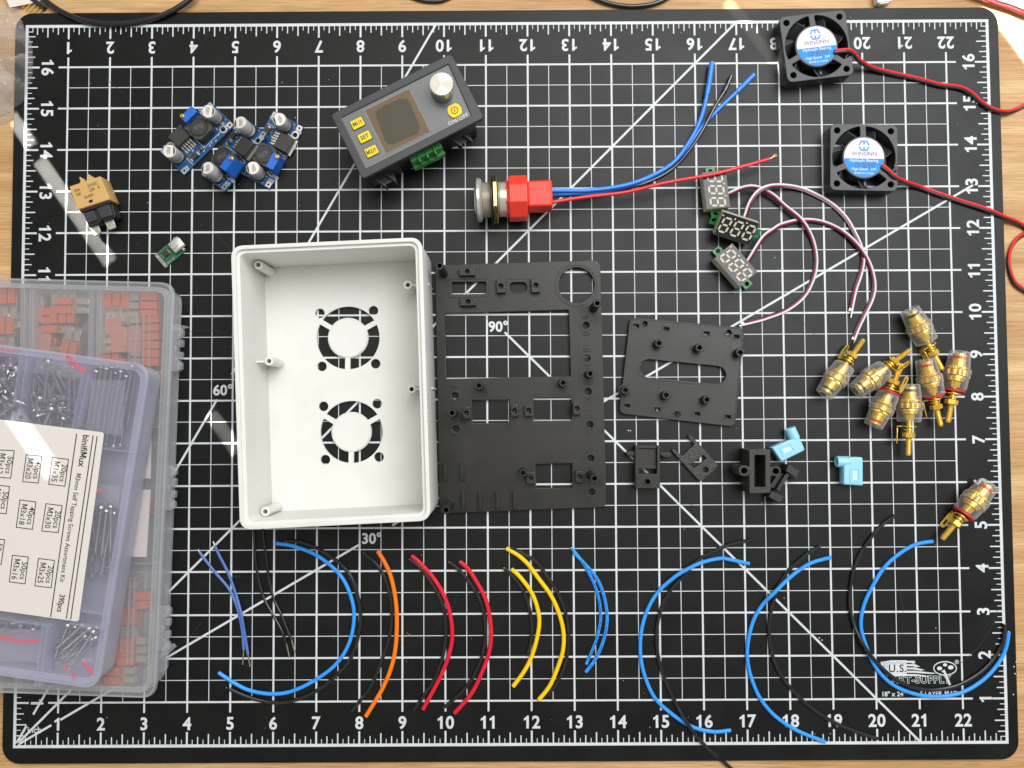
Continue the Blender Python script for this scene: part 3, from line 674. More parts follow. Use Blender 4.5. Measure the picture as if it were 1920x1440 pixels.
for s_, x, y in (('05A', 250, 335), ('32VDC', 458, 258), ('E39', 452, 328), ('K', 543, 292), ('32K', 270, 390), ('GL050', 407, 415)): tx.text(s_, (*K(x, y), .4835), .098, 0, .006, sx=.86)
cbk.part('printed_rating', tx, PRT); c = K(435, 484); cbk.part('latch_slot', MB().box((*c, .482), (.09, .065, .006)), PRT)
low = [K(262, 603, .4), K(688, 462, .4), K(715, 540, .4), K(752, 665, .4), K(740, 692, .4), K(612, 735, .4), K(600, 752, .4), K(570, 705, .4), K(545, 750, .4), K(520, 775, .4), K(388, 822, .4), K(318, 645, .4)]
cbk.part('breaker_base', MB().prism(rpoly(low, .012, 2), [], .06, .36, .01), BLK)
for f in ([K(322, 650, .42), K(460, 602, .42), K(515, 730, .42), K(395, 778, .42)], [K(508, 578, .42), K(672, 518, .42), K(722, 672, .42), K(575, 712, .42)]):
    cbk.part('base_block', MB().prism(rpoly(f, .012, 2), [], .1, .41, .01), GREY)
cbk.part('base_collar', MB().prism(rpoly([K(290, 610, .43), K(690, 470, .43), K(700, 505, .43), K(305, 640, .43)], .01, 2), [], .08, .43, .006), BLK)
for f in ([K(415, 815, .26), K(520, 775, .26), K(562, 895, .26), K(535, 925, .26), K(480, 942, .26), K(455, 915, .26)], [K(610, 745, .26), K(728, 705, .26), K(766, 828, .26), K(742, 850, .26), K(682, 870, .26), K(655, 845, .26)]):
    cbk.part('prong', MB().prism(rpoly(f, .006, 2), [], .2, .255, .006), mat('worn_tin', C(206, 204, 188), .38, .85, var=.15, vscale=14, bump=.2, bscale=20))
# ================================================================ power supply module
ZF = 1.25
ps = Thing('power_supply_module', 'grey panel power supply module with knob, screen and yellow buttons', 'power supply module', W(763, 250, 0), math.radians(26.5))
def D(x, y, z=ZF): return ps.l2(480+x/4, y/4, z)
face = [D(558, 858), D(1462, 398), D(1712, 882), D(796, 1345)]
inn = [D(640, 885, ZF-.02), D(1443, 484, ZF-.02), D(1613, 868, ZF-.02), D(825, 1266, ZF-.02)]
ps.part('bezel', MB().prism(rpoly(face, .1, 6), [rpoly(inn, .02, 2)], ZF-.13, ZF, .02), GREY)
ps.part('faceplate', MB().prism(rpoly(inn, .02, 2), [], ZF-.12, ZF-.03, 0), PANEL)
zc = ZF-.03
bx = [(p[0]*.9, p[1]*.86) for p in face]
ps.part('case', MB().prism(rpoly(bx, .03, 2), [], .05, ZF-.13, .01), BLK)
so_ = [D(803, 823, zc), D(1150, 655, zc), D(1312, 985, zc), D(962, 1165, zc)]
ps.part('screen_border', MB().prism(rpoly(so_, .015, 2), [], zc, zc+.006), mat('screen_edge', C(112, 114, 112), .3))
si = [D(822, 830, zc), D(1147, 668, zc), D(1304, 985, zc), D(976, 1148, zc)]
sc_ = ps.part('screen', MB().prism(rpoly(si, .01, 2), [], zc+.006, zc+.012), SCREEN)
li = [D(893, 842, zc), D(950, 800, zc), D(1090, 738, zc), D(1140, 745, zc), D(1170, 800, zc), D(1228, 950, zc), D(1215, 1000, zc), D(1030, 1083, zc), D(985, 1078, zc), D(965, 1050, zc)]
ps.part('screen_reflection', MB().prism(rpoly(li, .07, 5), [], zc+.012, zc+.016), REFL, parent=sc_)  # dark rounded patch is a reflection painted onto the screen as flat colour
for s_, x, y in (('M1/', 763, 928), ('SET', 817, 1030), ('M2/', 868, 1137)):
    c = Vector(D(x, y, zc))
    hw, hh = .142, .104
    bt = ps.part('button', MB().prism(rrect(c.x-hw, c.y-hh, c.x+hw, c.y+hh, .02, 3), [], zc, zc+.035, .01), YEL)
    ps.part('button_outline', MB().sheet(rrect(c.x-hw-.012, c.y-hh-.012, c.x+hw+.012, c.y+hh+.012, .02, 3), [rrect(c.x-hw, c.y-hh, c.x+hw, c.y+hh, .02, 3)], zc+.003), PRT, parent=bt)
    ps.part('button_lettering', MB().text(s_, (c.x-(.025 if '/' in s_ else 0), c.y, zc+.038), .125, 0, .016, sx=.95, space=1.05), PRT, parent=bt)
    if '/' in s_: ps.part('red_arrow', MB().sheet([(c.x+.085, c.y+.055), (c.x+.065, c.y), (c.x+.078, c.y), (c.x+.078, c.y-.05), (c.x+.095, c.y-.05), (c.x+.095, c.y), (c.x+.107, c.y)], z=zc+.038), REDK, parent=bt)
c = Vector(D(1490, 832, zc)); pb = ps.part('power_button', MB().prism(rpoly([(c.x-.12, c.y-.15), (c.x+.12, c.y-.15), (c.x+.165, c.y), (c.x+.12, c.y+.15), (c.x-.12, c.y+.15), (c.x-.165, c.y)], .11, 6), [], zc, zc+.035, .012), YEL)
ps.part('power_symbol', MB().sheet(circ(c.x, c.y, .082, 26), [circ(c.x, c.y, .066, 26)], zc+.038).line((c.x, c.y-.032), (c.x, c.y+.032), .018, zc+.0385), PRT, parent=pb)
c = Vector(D(1524, 893, zc)); ps.part('power_lettering', MB().text('ON/OFF', (c.x-.02, c.y+.01, zc+.003), .122, .0, .006, space=1.15), INK)
c = Vector(D(1372, 935, zc)); ps.part('panel_reflection', MB().prism(rrect(c.x-.2, c.y-.075, c.x+.2, c.y+.075, .074, 6), [], zc, zc+.003), mat('grey_panel_reflection', C(104, 106, 104), .25))  # lighter grey capsule: a reflection on the faceplate, put in as colour
c = Vector(D(1403, 684, zc)); kn = ps.part('knob', MB().lathe([(0, .262), (.04, .265), (.06, .258), (.36, .258)], 40, (c.x, c.y, zc), mod=lambda i, k: 1 if k < 2 else (1+.012*(i % 2))), ALU)
# turned top: a shallow cone of fine facets catches the light like spun metal
spun = mat('spun_aluminium', C(160, 156, 148), .2, 1); _n = spun.node_tree; _tg = _n.nodes.new('ShaderNodeTangent'); _tg.direction_type = 'RADIAL'; _tg.axis = 'Z'
_n.nodes['Principled BSDF'].inputs['Anisotropic'].default_value = .96; _n.links.new(_tg.outputs[0], _n.nodes['Principled BSDF'].inputs['Tangent'])
kt = ps.part('knob_top', MB().lathe([(0, .258), (.02, .25), (.024, .1), (.025, .005)], 48, (0, 0, 0)), spun, parent=kn); kt.location = (c.x, c.y, zc+.36)
for (x0_, x1_, y_) in ((1165, 1405, 1230),):
    a = Vector(ps.l2(480+1158/4, 1205/4, .75)); e = Vector(ps.l2(480+1395/4, 1105/4, .75)); mid = (a+e)/2
    L_ = (e-a).length
    tbk = ps.part('terminal_block', MB().box((mid.x, mid.y+.09, .72), (L_, .34, .42)).box((mid.x, mid.y-.05, .58), (L_, .22, .2)), GRND, .015)
    for k in range(4):
        ps.part('terminal_screw', MB().cyl((mid.x-L_/2+L_*(k+.5)/4, mid.y-.05, .68), .05, .012, 14), mat('green_dark', C(40, 104, 50), .4), parent=tbk)
        if k: ps.part('terminal_rib', MB().box((mid.x-L_/2+L_*k/4, mid.y-.03, .8), (.03, .28, .34)), GRND, parent=tbk)
for px, py in ((727, 337), (868, 262)):
    c = Vector(ps.l2(px, py, .7))
    ps.part('mounting_clip', MB().box((c.x, c.y-.02, .74), (.36, .16, .05), 0).box((c.x-.16, c.y-.06, .72), (.03, .26, .3), .5).box((c.x+.1, c.y-.06, .72), (.03, .26, .3), .5), BLK)
# ================================================================ white printed enclosure
def inset(P, d):
    out = []; N = len(P); ar = sum(P[i][0]*P[(i+1) % N][1]-P[(i+1) % N][0]*P[i][1] for i in range(N)); sg = 1 if ar > 0 else -1
    for i in range(N):
        p0, p1, p2 = Vector(P[i-1][:2]), Vector(P[i][:2]), Vector(P[(i+1) % N][:2])
        a = (p1-p0).normalized(); b_ = (p2-p1).normalized(); na = Vector((-a.y, a.x))*sg; nb = Vector((-b_.y, b_.x))*sg
        m_ = (na+nb).normalized(); out.append(tuple(p1+m_*(d/max(.3, m_.dot(na)))))
    return out
def grille(cx, cy, ro, ri, hw, a0):
    out = []
    for k in range(3):
        s0, s1 = a0+120*k, a0+120*(k+1); do, di = math.degrees(math.asin(hw/ro)), math.degrees(math.asin(hw/ri))
        out.append(rpoly(circ(cx, cy, ro, 16, s0+do, s1-do)+circ(cx, cy, ri, 12, s1-di, s0+di), [.0]*16+[.0]*12))
    return out
EH = 1.8
en = Thing('enclosure', 'white 3d printed open box with two fan grilles in its floor', 'enclosure', W(638, 725, 0), math.radians(2.3))
E4 = [en.l2(px, py, EH) for px, py in ((432.5, 461), (791, 444.5), (807.5, 976.5), (449.5, 994))]
en.part('wall', MB().prism(rpoly(E4, .27, 8), [rpoly(inset(E4, .085), .2, 8)], 0, EH, .012), WPRINT)
en.part('inner_lip', MB().prism(rpoly(inset(E4, .082), .2, 8), [rpoly(inset(E4, .16), .14, 8)], 0, EH-.07, .01), WPRINT)
holes = []; hubs = []
for (cx, cy, ro, ri, hs) in ((652.5, 633.5, 59, 38, ((599.5, 587.5), (700, 582.5), (603.5, 687), (704, 682))), (659, 810, 58, 37.5, ((606.5, 762), (707, 757), (610, 862), (710.5, 857)))):
    c = en.l2(cx, cy, .1); k = 1/79.9
    holes += grille(c[0], c[1], ro*k, ri*k, .06, 30-3.2); hubs.append((c, ri*k))
    holes += [circ(*en.l2(px, py, .1), 9*k, 20) for px, py in hs]
en.part('floor', MB().prism(rpoly(inset(E4, .15), .14, 8), holes, 0, .1, .008), WPRINT)
for c, r_ in hubs: en.part('grille_hub', MB().lathe([(0, r_-.015), (.025, r_-.03), (.028, .02)], 36, (c[0], c[1], .098)), WPRINT)
for (px, py, h, rr_) in ((484, 496.5, .95, .1), (764.5, 534, .75, .1), (504, 677, .85, .1), (771.5, 729.5, .75, .1), (497, 959.5, .95, .105), (793.5, 859.5, .2, .09)):
    q = en.l(px, py, .1+h); en.part('screw_post', MB().pipe((q.x, q.y, .09), rr_, rr_*.52, h+.01), WPRINT)
    if px in (504, 764.5, 771.5):
        sx = -1 if px == 504 else 1; en.part('post_rib', MB().box((q.x+sx*.28, q.y, .09+h*.48), (.4, .035, h*.96)), WPRINT)
# ================================================================ black printed front panel
PT = .12
fp = Thing('front_panel', 'large black 3d printed front panel with cutouts beside the white box', 'front panel', W(978, 724, 0), math.radians(1.9))
def A1(x, y, z=PT): return fp.l2(810+x/5.647, 480+y/5.647, z)
def A2(x, y, z=PT): return fp.l2(810+x/5.333, 700+y/5.333, z)
outl = rpoly([A1(32, 96), A1(1782, 42), A2(1746, 1338), A2(75, 1402)], [.05, .16, .16, .05], 6)
def hexslot(a, b_): return rpoly([a[0], a[1], b_[1], b_[0]], .01)
def rq(f, x0, y0, x1, y1, sk=0): return [f(x0, y0), f(x1, y0-sk), f(x1+sk*.4, y1-sk), f(x0+sk*.4, y1)]
cut = [rq(A1, 210, 277, 570, 409, 4), rpoly(rq(A1, 822, 280, 1004, 386, 2), .105, 6), circ(*A1(1530, 308), 33.6/80.1, 48), [A1(140, 608), A1(1446, 570), A1(1470, 1272), A1(152, 1300)],
       rq(A2, 402, 268, 776, 500, 5), rq(A2, 1016, 243, 1395, 480, 5), rq(A2, 1038, 908, 1400, 1150, 8)]
ringh = [A1(1630, 735), A1(1640, 1085), A2(1560, 182), A2(1577, 512), A2(1585, 850), A2(1597, 1187), A2(230, 226), A2(237, 556)]
cut += [circ(*c, .075, 18) for c in ringh]
fp.part('panel_plate', MB().prism(outl, cut, 0, PT, .012), PRINT)
for f, x0, y0, x1, y1 in ((A1, 175, 240, 608, 440), (A2, 362, 228, 815, 540), (A2, 978, 205, 1435, 512), (A2, 995, 872, 1450, 1185), (A1, 785, 238, 1040, 400)):
    i_ = .045; P_ = rq(f, x0, y0, x1, y1, 5)
    fp.part('cutout_rim', MB().prism(P_, [inset(P_, .022)], PT-.01, PT+.012, .004), PRINT)
fp.part('cutout_rim', MB().prism(circ(*A1(1530, 308), .505, 48), [circ(*A1(1530, 308), .47, 48)], PT-.01, PT+.015, .005), PRINT)
for c in ringh:
    fp.part('hole_collar', MB().prism(circ(*c, .155, 24), [circ(*c, .085, 24)], PT-.01, PT+.012, .006), PRINT)
    for sg in (-1, 1): fp.part('key_slot', MB().prism(rrect(c[0]-.088, c[1]+sg*.2-.036, c[0]+.088, c[1]+sg*.2+.036, .034, 4), [rrect(c[0]-.06, c[1]+sg*.2-.014, c[0]+.06, c[1]+sg*.2+.014, .013, 3)], PT-.01, PT+.02, .006), PRINT)
for f, x, y, h in ((A1, 80, 103, 1.0), (A1, 1750, 500, .85), (A1, 1675, 1245, .5), (A2, 470, 124, .42), (A2, 1310, 95, .42), (A2, 200, 395, .8), (A2, 910, 995, .45), (A2, 1625, 1050, .95), (A2, 140, 1366, 1.0)):
    c = f(x, y, PT+h); fp.part('screw_post', MB().pipe((c[0], c[1], PT-.01), .095, .055, h+.01), BLK)
for f, x, y, sx, sy in ((A1, 370, 165, 168, 88), (A1, 380, 484, 168, 88), (A1, 728, 318, 92, 150), (A1, 1097, 310, 96, 155), (A2, 345, 398, 76, 118), (A2, 825, 376, 74, 118), (A2, 965, 373, 84, 118), (A2, 1450, 355, 84, 120), (A2, 985, 1050, 86, 122), (A2, 1476, 1035, 84, 120)):
    c = Vector(f(x, y, PT+.16)); k = (5.647 if f is A1 else 5.333)*80.5
    fp.part('screw_boss', MB().prism(rpoly([(c.x-sx/k/2, c.y-sy/k/2), (c.x+sx/k/2, c.y-sy/k/2), (c.x+sx/k/2, c.y+sy/k/2), (c.x-sx/k/2, c.y+sy/k/2)], .02, 2), [circ(c.x, c.y, .055, 16)], PT-.01, PT+.16, .015), PRINT)
for x, y in ((130, 988), (300, 985), (312, 1277), (482, 1275), (655, 1272), (823, 1268)):
    c = A2(x, y, PT+.12); fp.part('rib', MB().box((c[0], c[1], PT+.08), (.075, .40, .18)), PRINT, .012)
# ================================================================ small black plate
sp_ = Thing('mounting_plate', 'small black 3d printed plate with a long slot and hollow posts', 'mounting plate', W(1279, 697, 0), math.radians(-5))
def B(x, y, z=.11): return sp_.l2(1150+x/6.26, 580+y/6.26, z)
pl4 = [B(192, 92), B(1542, 215), B(1432, 1384), B(62, 1226)]
sl = [B(420, 693), B(1215, 772)]; sa = math.atan2(sl[1][1]-sl[0][1], sl[1][0]-sl[0][0]); sr = .212
def stad(r_): return [(sl[1][0]+r_*math.cos(sa+a), sl[1][1]+r_*math.sin(sa+a)) for a in [math.radians(-90+180*i/12) for i in range(13)]]+[(sl[0][0]+r_*math.cos(sa+a), sl[0][1]+r_*math.sin(sa+a)) for a in [math.radians(90+180*i/12) for i in range(13)]]
rnd = [(B(370, 170), .062), (B(1352, 275), .072), (B(750, 1235), .075)]
sq = [B(268, 195), B(620, 230), B(1093, 284), B(1448, 322), B(160, 1135), (B(517, 1177)), B(985, 1228), B(1345, 1265)]
def rrot(c, w_, h_, a, r_=.01): return [(c[0]+x*math.cos(a)-y*math.sin(a), c[1]+x*math.sin(a)+y*math.cos(a)) for x, y in rrect(-w_/2, -h_/2, w_/2, h_/2, r_, 2)]
sp_.part('plate', MB().prism(rpoly(pl4, .16, 7), [stad(sr)]+[circ(*c, r_, 20) for c, r_ in rnd]+[rrot(c, .115, .065, 0) for c in sq], 0, .11, .015), PRINT)
sp_.part('edge_rim', MB().prism(rpoly(inset(pl4, .012), .15, 7), [rpoly(inset(pl4, .045), .13, 7)], .1, .122, .005), PRINT)
sp_.part('slot_rim', MB().prism(stad(sr+.06), [stad(sr+.002)], .1, .125, .006), PRINT)
for c in sq: sp_.part('slot_frame', MB().prism(rrot(c, .23, .15, 0, .01), [rrot(c, .17, .1, 0, .01)], .1, .118, .006), PRINT)
for c, r_ in rnd: sp_.part('hole_collar', MB().prism(circ(*c, r_+.035, 20), [circ(*c, r_, 20)], .1, .122, .006), PRINT)
for x, y in ((537, 398), (1012, 450), (1490, 504), (143, 951), (620, 1008), (1098, 1060)):
    c = B(x, y, .38); sp_.part('hollow_post', MB().pipe((c[0], c[1], .1), .098, .058, .28), PRINT)
    sp_.part('post_base', MB().prism(circ(c[0], c[1], .14, 20), [circ(c[0], c[1], .1, 20)], .1, .12, .006), PRINT)
# ================================================================ small printed brackets
GP = 'small black 3d printed brackets'
k1 = Thing('slide_bracket', 'black printed bracket with side arms, left of the slotted tab', 'bracket', W(1213, 876, 0), math.radians(-.5), GP)
def F1(x, y, z=.2): return k1.l2(1160+x/9.6, 800+y/9.6, z)
def pbox(th, f, x0, y0, x1, y1, z0, z1, nm_, m=PRINT, bev=.01, hole=None):
    P_ = [f(x0, y0, z1), f(x1, y0, z1), f(x1, y1, z1), f(x0, y1, z1)]
    return th.part(nm_, MB().prism(rpoly(P_, .012, 2), hole or [], z0, z1, bev), m)
pbox(k1, F1, 297, 340, 362, 1108, 0, .28, 'rail'); pbox(k1, F1, 690, 340, 745, 1108, 0, .28, 'rail')
pbox(k1, F1, 355, 345, 695, 390, 0, .2, 'end_bar'); pbox(k1, F1, 355, 385, 695, 690, 0, .12, 'web'); pbox(k1, F1, 355, 690, 695, 762, 0, .2, 'cross_bar')
pbox(k1, F1, 312, 850, 725, 1110, 0, .3, 'screw_block', hole=[circ(*F1(520, 990, .3), .055, 16)])
k1.part('screw_collar', MB().prism(circ(*F1(520, 990, .3), .095, 20), [circ(*F1(520, 990, .3), .058, 20)], .29, .315, .006), PRINT)
k1.part('arm', MB().prism(rpoly([F1(122, 478), F1(170, 440), F1(305, 448), F1(305, 530), F1(165, 530)], .03, 3), [], .02, .2, .02), PRINT)
k1.part('arm', MB().prism(rpoly([F1(735, 465), F1(930, 462), F1(965, 500), F1(955, 555), F1(820, 560), F1(740, 500)], .03, 3), [], .02, .2, .02), PRINT)
k2 = Thing('slotted_tab', 'flat black coarse printed tab with two prongs and a round hole', 'bracket', W(1303, 858, 0), math.radians(-40), GP)
def F2(x, y, z=.1): return k2.l2(1160+x/9.6, 800+y/9.6, z)
k2.part('tab_plate', MB().prism(rpoly([F2(*p) for p in ((1245, 165), (1288, 140), (1432, 300), (1480, 345), (1785, 690), (1765, 745), (1505, 975), (1450, 980), (948, 425), (990, 390), (1142, 530), (1362, 320))], [.01, .01, 0, 0, .03, .03, .03, .03, .01, .01, 0, 0], 3), [rpoly([F2(*p) for p in ((1522, 510), (1582, 572), (1352, 750), (1295, 688))], .005, 2), circ(*F2(1567, 775), .065, 20)], 0, .1, .01), PRINTC)
k3 = Thing('switch_housing', 'tall black coarse printed housing with a deep slot and two ears', 'bracket', W(1418, 884, 0), math.radians(-.5), GP)
def F3(x, y, z=.72): return k3.l2(1370+x/7.11, 790+y/7.11, z)
slot = [F3(320, 450), F3(462, 450), F3(462, 876), F3(320, 876)]
k3.part('housing_body', MB().prism(rpoly([F3(248, 375), F3(530, 372), F3(535, 955), F3(250, 962)], .03, 4), [rpoly(slot, .008, 2)], 0, .72, .012), PRINTC)
k3.part('housing_floor', MB().prism(inset(slot, -.01), [], .01, .06), BLK)
for x, y, r_, nx in ((182, 660, 72, 255), (604, 665, 66, 528)):
    c = F3(x, y); e1, e2 = F3(nx, y-78), F3(nx, y+78)
    k3.part('ear', MB().prism(circ(*c, r_/568, 24), [circ(*c, .07, 18)], .0, .72, .012), PRINTC)
    k3.part('ear_web', MB().prism([e1, e2, (c[0]+(.1 if nx == 255 else -.1), c[1]-.1), (c[0]+(.1 if nx == 255 else -.1), c[1]+.1)], [], 0, .717) if 0 else MB().box(((e1[0]+c[0]+(.09 if nx == 255 else -.09))/2, c[1], .3585), (abs(e1[0]-c[0])-.09, .2, .717)), PRINTC)
k4 = Thing('retaining_clip', 'black U shaped clip leaning beside the tall slotted housing', 'bracket', W(1472, 905, 0), math.radians(-28), GP)
def F4(x, y, z=.3): return k4.l2(1370+x/7.11, 790+y/7.11, z)
k4.part('clip_bar', MB().prism([F4(*p) for p in ((735, 690), (782, 715), (640, 935), (598, 905))], [], .02, .34, .01), BLK)
k4.part('clip_back', MB().prism([F4(*p) for p in ((660, 700), (735, 690), (600, 905), (530, 880))], [], .02, .2, .01), BLK)
for q in (((762, 570), (912, 668), (862, 755), (720, 660)), ((540, 930), (705, 1005), (640, 1092), (490, 1000))):
    k4.part('clip_end', MB().prism(rpoly([F4(*p, .34) for p in q], .02, 3), [], .02, .4, .015), BLK)
k4.part('clip_lip', MB().prism([F4(*p, .2) for p in ((868, 752), (855, 772), (738, 690), (750, 668))], [], .02, .3, .006), BLK)
# ================================================================ blue crimp terminals
def termi(label, body, bar, box_, ang):
    t = Thing('crimp_terminal', label, 'crimp terminal', W(1370+body[0][0]/7.11, 790+body[0][1]/7.11, 0), math.radians(ang), 'light blue right angle crimp terminals')
    f = lambda x, y, z=.3: t.l2(1370+x/7.11, 790+y/7.11, z)
    t.part('terminal_body', MB().prism(rpoly([f(*p) for p in body], [.02]*(len(body)-2)+[.05, .02], 4), [], .01, .29, .03), TERM)
    a = Vector((*f(*bar[0], .18), .17)); e = Vector((*f(*bar[1], .18), .17)); d = (e-a)
    n = 22; b = MB(); b.lathe([(0, .128), (d.length-.03, .13), (d.length, .124), (d.length, .1), (d.length-.2, .095)], n, a, d); t.part('terminal_barrel', b, TERM)
    t.part('terminal_window', MB().prism(rpoly([f(*p) for p in box_], .02, 3), [rpoly(inset([f(*p) for p in box_], .035), .015, 3)], .28, .302, .006), TERM)
    t.part('metal_spade', MB().prism(rpoly(inset([f(*p) for p in box_], .06), .01, 2), [], .27, .296, .004), mat('blue_tinned', C(196, 228, 240), .35))
termi('light blue crimp terminal next to the tall black housing', [(548, 352), (770, 255), (922, 208), (995, 375), (970, 398), (682, 541)], [(855, 235), (788, 92)], [(640, 350), (800, 285), (870, 395), (700, 480)], 25)
termi('light blue crimp terminal standing alone right of the other one', [(1512, 845), (1512, 612), (1575, 480), (1768, 478), (1770, 860)], [(1580, 540), (1412, 537)], [(1590, 625), (1725, 622), (1725, 815), (1590, 818)], 0)
# ================================================================ cooling fans
def fan(label, cx, cy, ang, wires):
    ZT = .40
    t = Thing('cooling_fan', label, 'cooling fan', (*W(cx, cy, ZT).xy, 0), math.radians(ang), 'small black cooling fans')
    Hf = .782
    corner = [(x*.625, y*.625) for x in (-1, 1) for y in (-1, 1)]
    def frame():
        b = MB(); ol = rrect(-Hf, -Hf, Hf, Hf, .13, 6)
        sp = [92, 205, 322]; win = []
        for k in range(3):
            s0, s1 = sp[k], sp[(k+1) % 3]+(360 if k == 2 else 0)
            if k == 0: s0, s1 = 92, 205
            do, di = math.degrees(math.asin(.065/.73)), math.degrees(math.asin(.065/.47))
            P_ = circ(0, 0, .735, 18, s0+do, s1-do)+circ(0, 0, .5, 12, s1-di, s0+di)
            win.append(rpoly(P_, [.05]+[0]*16+[.05]+[.03]+[0]*10+[.03], 4))
        b.prism(ol, win+[circ(x, y, .073, 16) for x, y in corner], ZT-.07, ZT, .008)
        b.prism(ol, [circ(0, 0, .735, 48)]+[circ(x, y, .073, 16) for x, y in corner], 0, ZT-.07, .0)
        return b
    t.part('frame', pm('fan_frame', frame, GREY), GREY)
    t.part('hub', pm('fan_hub', lambda: MB().lathe([(0, .5), (.3, .5), (.31, .49)], 40, (0, 0, .02)), BLK), BLK)
    def blade():
        b = MB(); vs = []; fs = []
        for i in range(6):
            r_ = .48+.24*i/5; a = .25*(i/5)
            for j, (da, z) in enumerate(((0, .30), (.42, .06))):
                for dz in (.0, .018): vs.append((r_*math.cos(a+da+dz), r_*math.sin(a+da+dz), z))
        for i in range(5):
            o = i*4; n_ = o+4
            fs += [(o, o+2, n_+2, n_), (o+1, n_+1, n_+3, o+3), (o, n_, n_+1, o+1), (o+2, o+3, n_+3, n_+2)]
        return b.add(vs, fs)
    bl = pm('fan_blade', blade, GREY)
    for k in range(7): o = t.part('blade', bl, GREY); o.rotation_euler = (0, 0, 2*math.pi*k/7)
    zl_ = ZT+.004; R_ = .463; yc = -.03
    ca = math.degrees(math.asin(yc/R_))
    lb = t.part('hub_label', pm('fan_lab', lambda: MB().lathe([(0, R_), (.004, R_)], 48, (0, 0, ZT)), LABW), LABW)
    zl_ = ZT+.0055
    t.part('label_blue_half', pm('fan_labb', lambda: MB().sheet(circ(0, 0, R_-.002, 40, 180-ca-0, 360+ca), z=zl_), LABB), LABB, parent=lb)
    def logo():
        b = MB(); z = zl_
        for k, sg in ((0, 1), (1, -1)):
            b.sheet([(-.135, .27+sg*.012), (-.075, .27+sg*.125), (.075, .27+sg*.125), (.135, .27+sg*.012), (.095, .27+sg*.012), (.052, .27+sg*.088), (.02, .27+sg*.088), (.02, .27+sg*.03), (-.02, .27+sg*.03), (-.02, .27+sg*.088), (-.052, .27+sg*.088), (-.095, .27+sg*.012)], z=z)
        return b
    t.part('label_logo', pm('fan_logo', logo, BLOGO), BLOGO, parent=lb)
    t.part('label_name', pm('fan_name', lambda: MB().text('WINSINN', (0, .085, zl_), .135, 0, .004, sx=1.02), NAVY), NAVY, parent=lb)
    z6 = zl_+.0015
    t.part('label_small_print', pm('fan_small', lambda: MB().text('Hydraulic Bearing', (0, -.085, z6), .098, 0, .008, sx=.95).text('High Speed   24V', (0, -.285, z6), .082, 0, .007).text('MADE IN CHINA', (0, -.375, z6), .06, 0, .003), LABW), LABW, parent=lb)
    t.part('label_marks', pm('fan_ce', lambda: MB().text('CE', (-.155, -.182, z6), .12, 0, .008).text('RoHS', (.105, -.182, z6), .105, 0, .006).sheet(rrect(-.035, -.245, .245, -.12, .01, 2), [rrect(-.025, -.235, .235, -.13, .01, 2)], z6), NAVY), NAVY, parent=lb)
    q = t.l(*wires[0][0][:2], ZT); t.part('wire_clip', MB().box((.70, -.33, ZT-.05), (.12, .05, .1), .4).box((.74, -.22, ZT-.04), (.05, .12, .1), .5), BLK)
    for nm_, dx, dy, zz, c in (('red_wire', 0, 0, .012, 'scarlet'), ('black_wire', -1.5, 4.2, 0, 'black')):
        for run in wires:
            P_ = [t.l(px+dx*(run[-1] if isinstance(run[-1], (int, float)) else 1), py+dy*(run[-1] if isinstance(run[-1], (int, float)) else 1), z+zz) for px, py, z in [p for p in run if not isinstance(p, (int, float))]]
            t.part(nm_, MB().tube(P_, .036, 9, 7), INS[c])
fan('black fan at the top edge of the mat with a blue and white hub label', 1531, 86, 6.5, [[(1565, 95, .42), (1590, 93, .43), (1602, 99, .4), (1614, 113, .25), (1640, 127, .08), (1680, 137, .04), (1720, 146, .04), (1762, 157, .04), (1798, 162, .04), (1820, 172, .04), (1842, 191, .04), (1862, 203, .04), (1883, 208, 0), (1902, 205, -.07), (1935, 188, -.08)]])
fan('black fan lying below the other one with a blue and white hub label', 1620, 295, -1.4, [[(1653, 309, .41), (1666, 318, .42), (1680, 331, .4), (1696, 339, .2), (1722, 348, .05), (1755, 360, .04), (1800, 375, .04), (1850, 391, .04), (1885, 406, .0), (1920, 422, -.07), (1990, 470, -.08), (2040, 420, -.08), (2000, 400, -.06), (1945, 427, -.05), (1917, 439, -.07), (1901, 455, -.07), (1892, 482, -.07), (1896, 512, -.07), (1908, 533, -.07), (1940, 552, -.07)]])
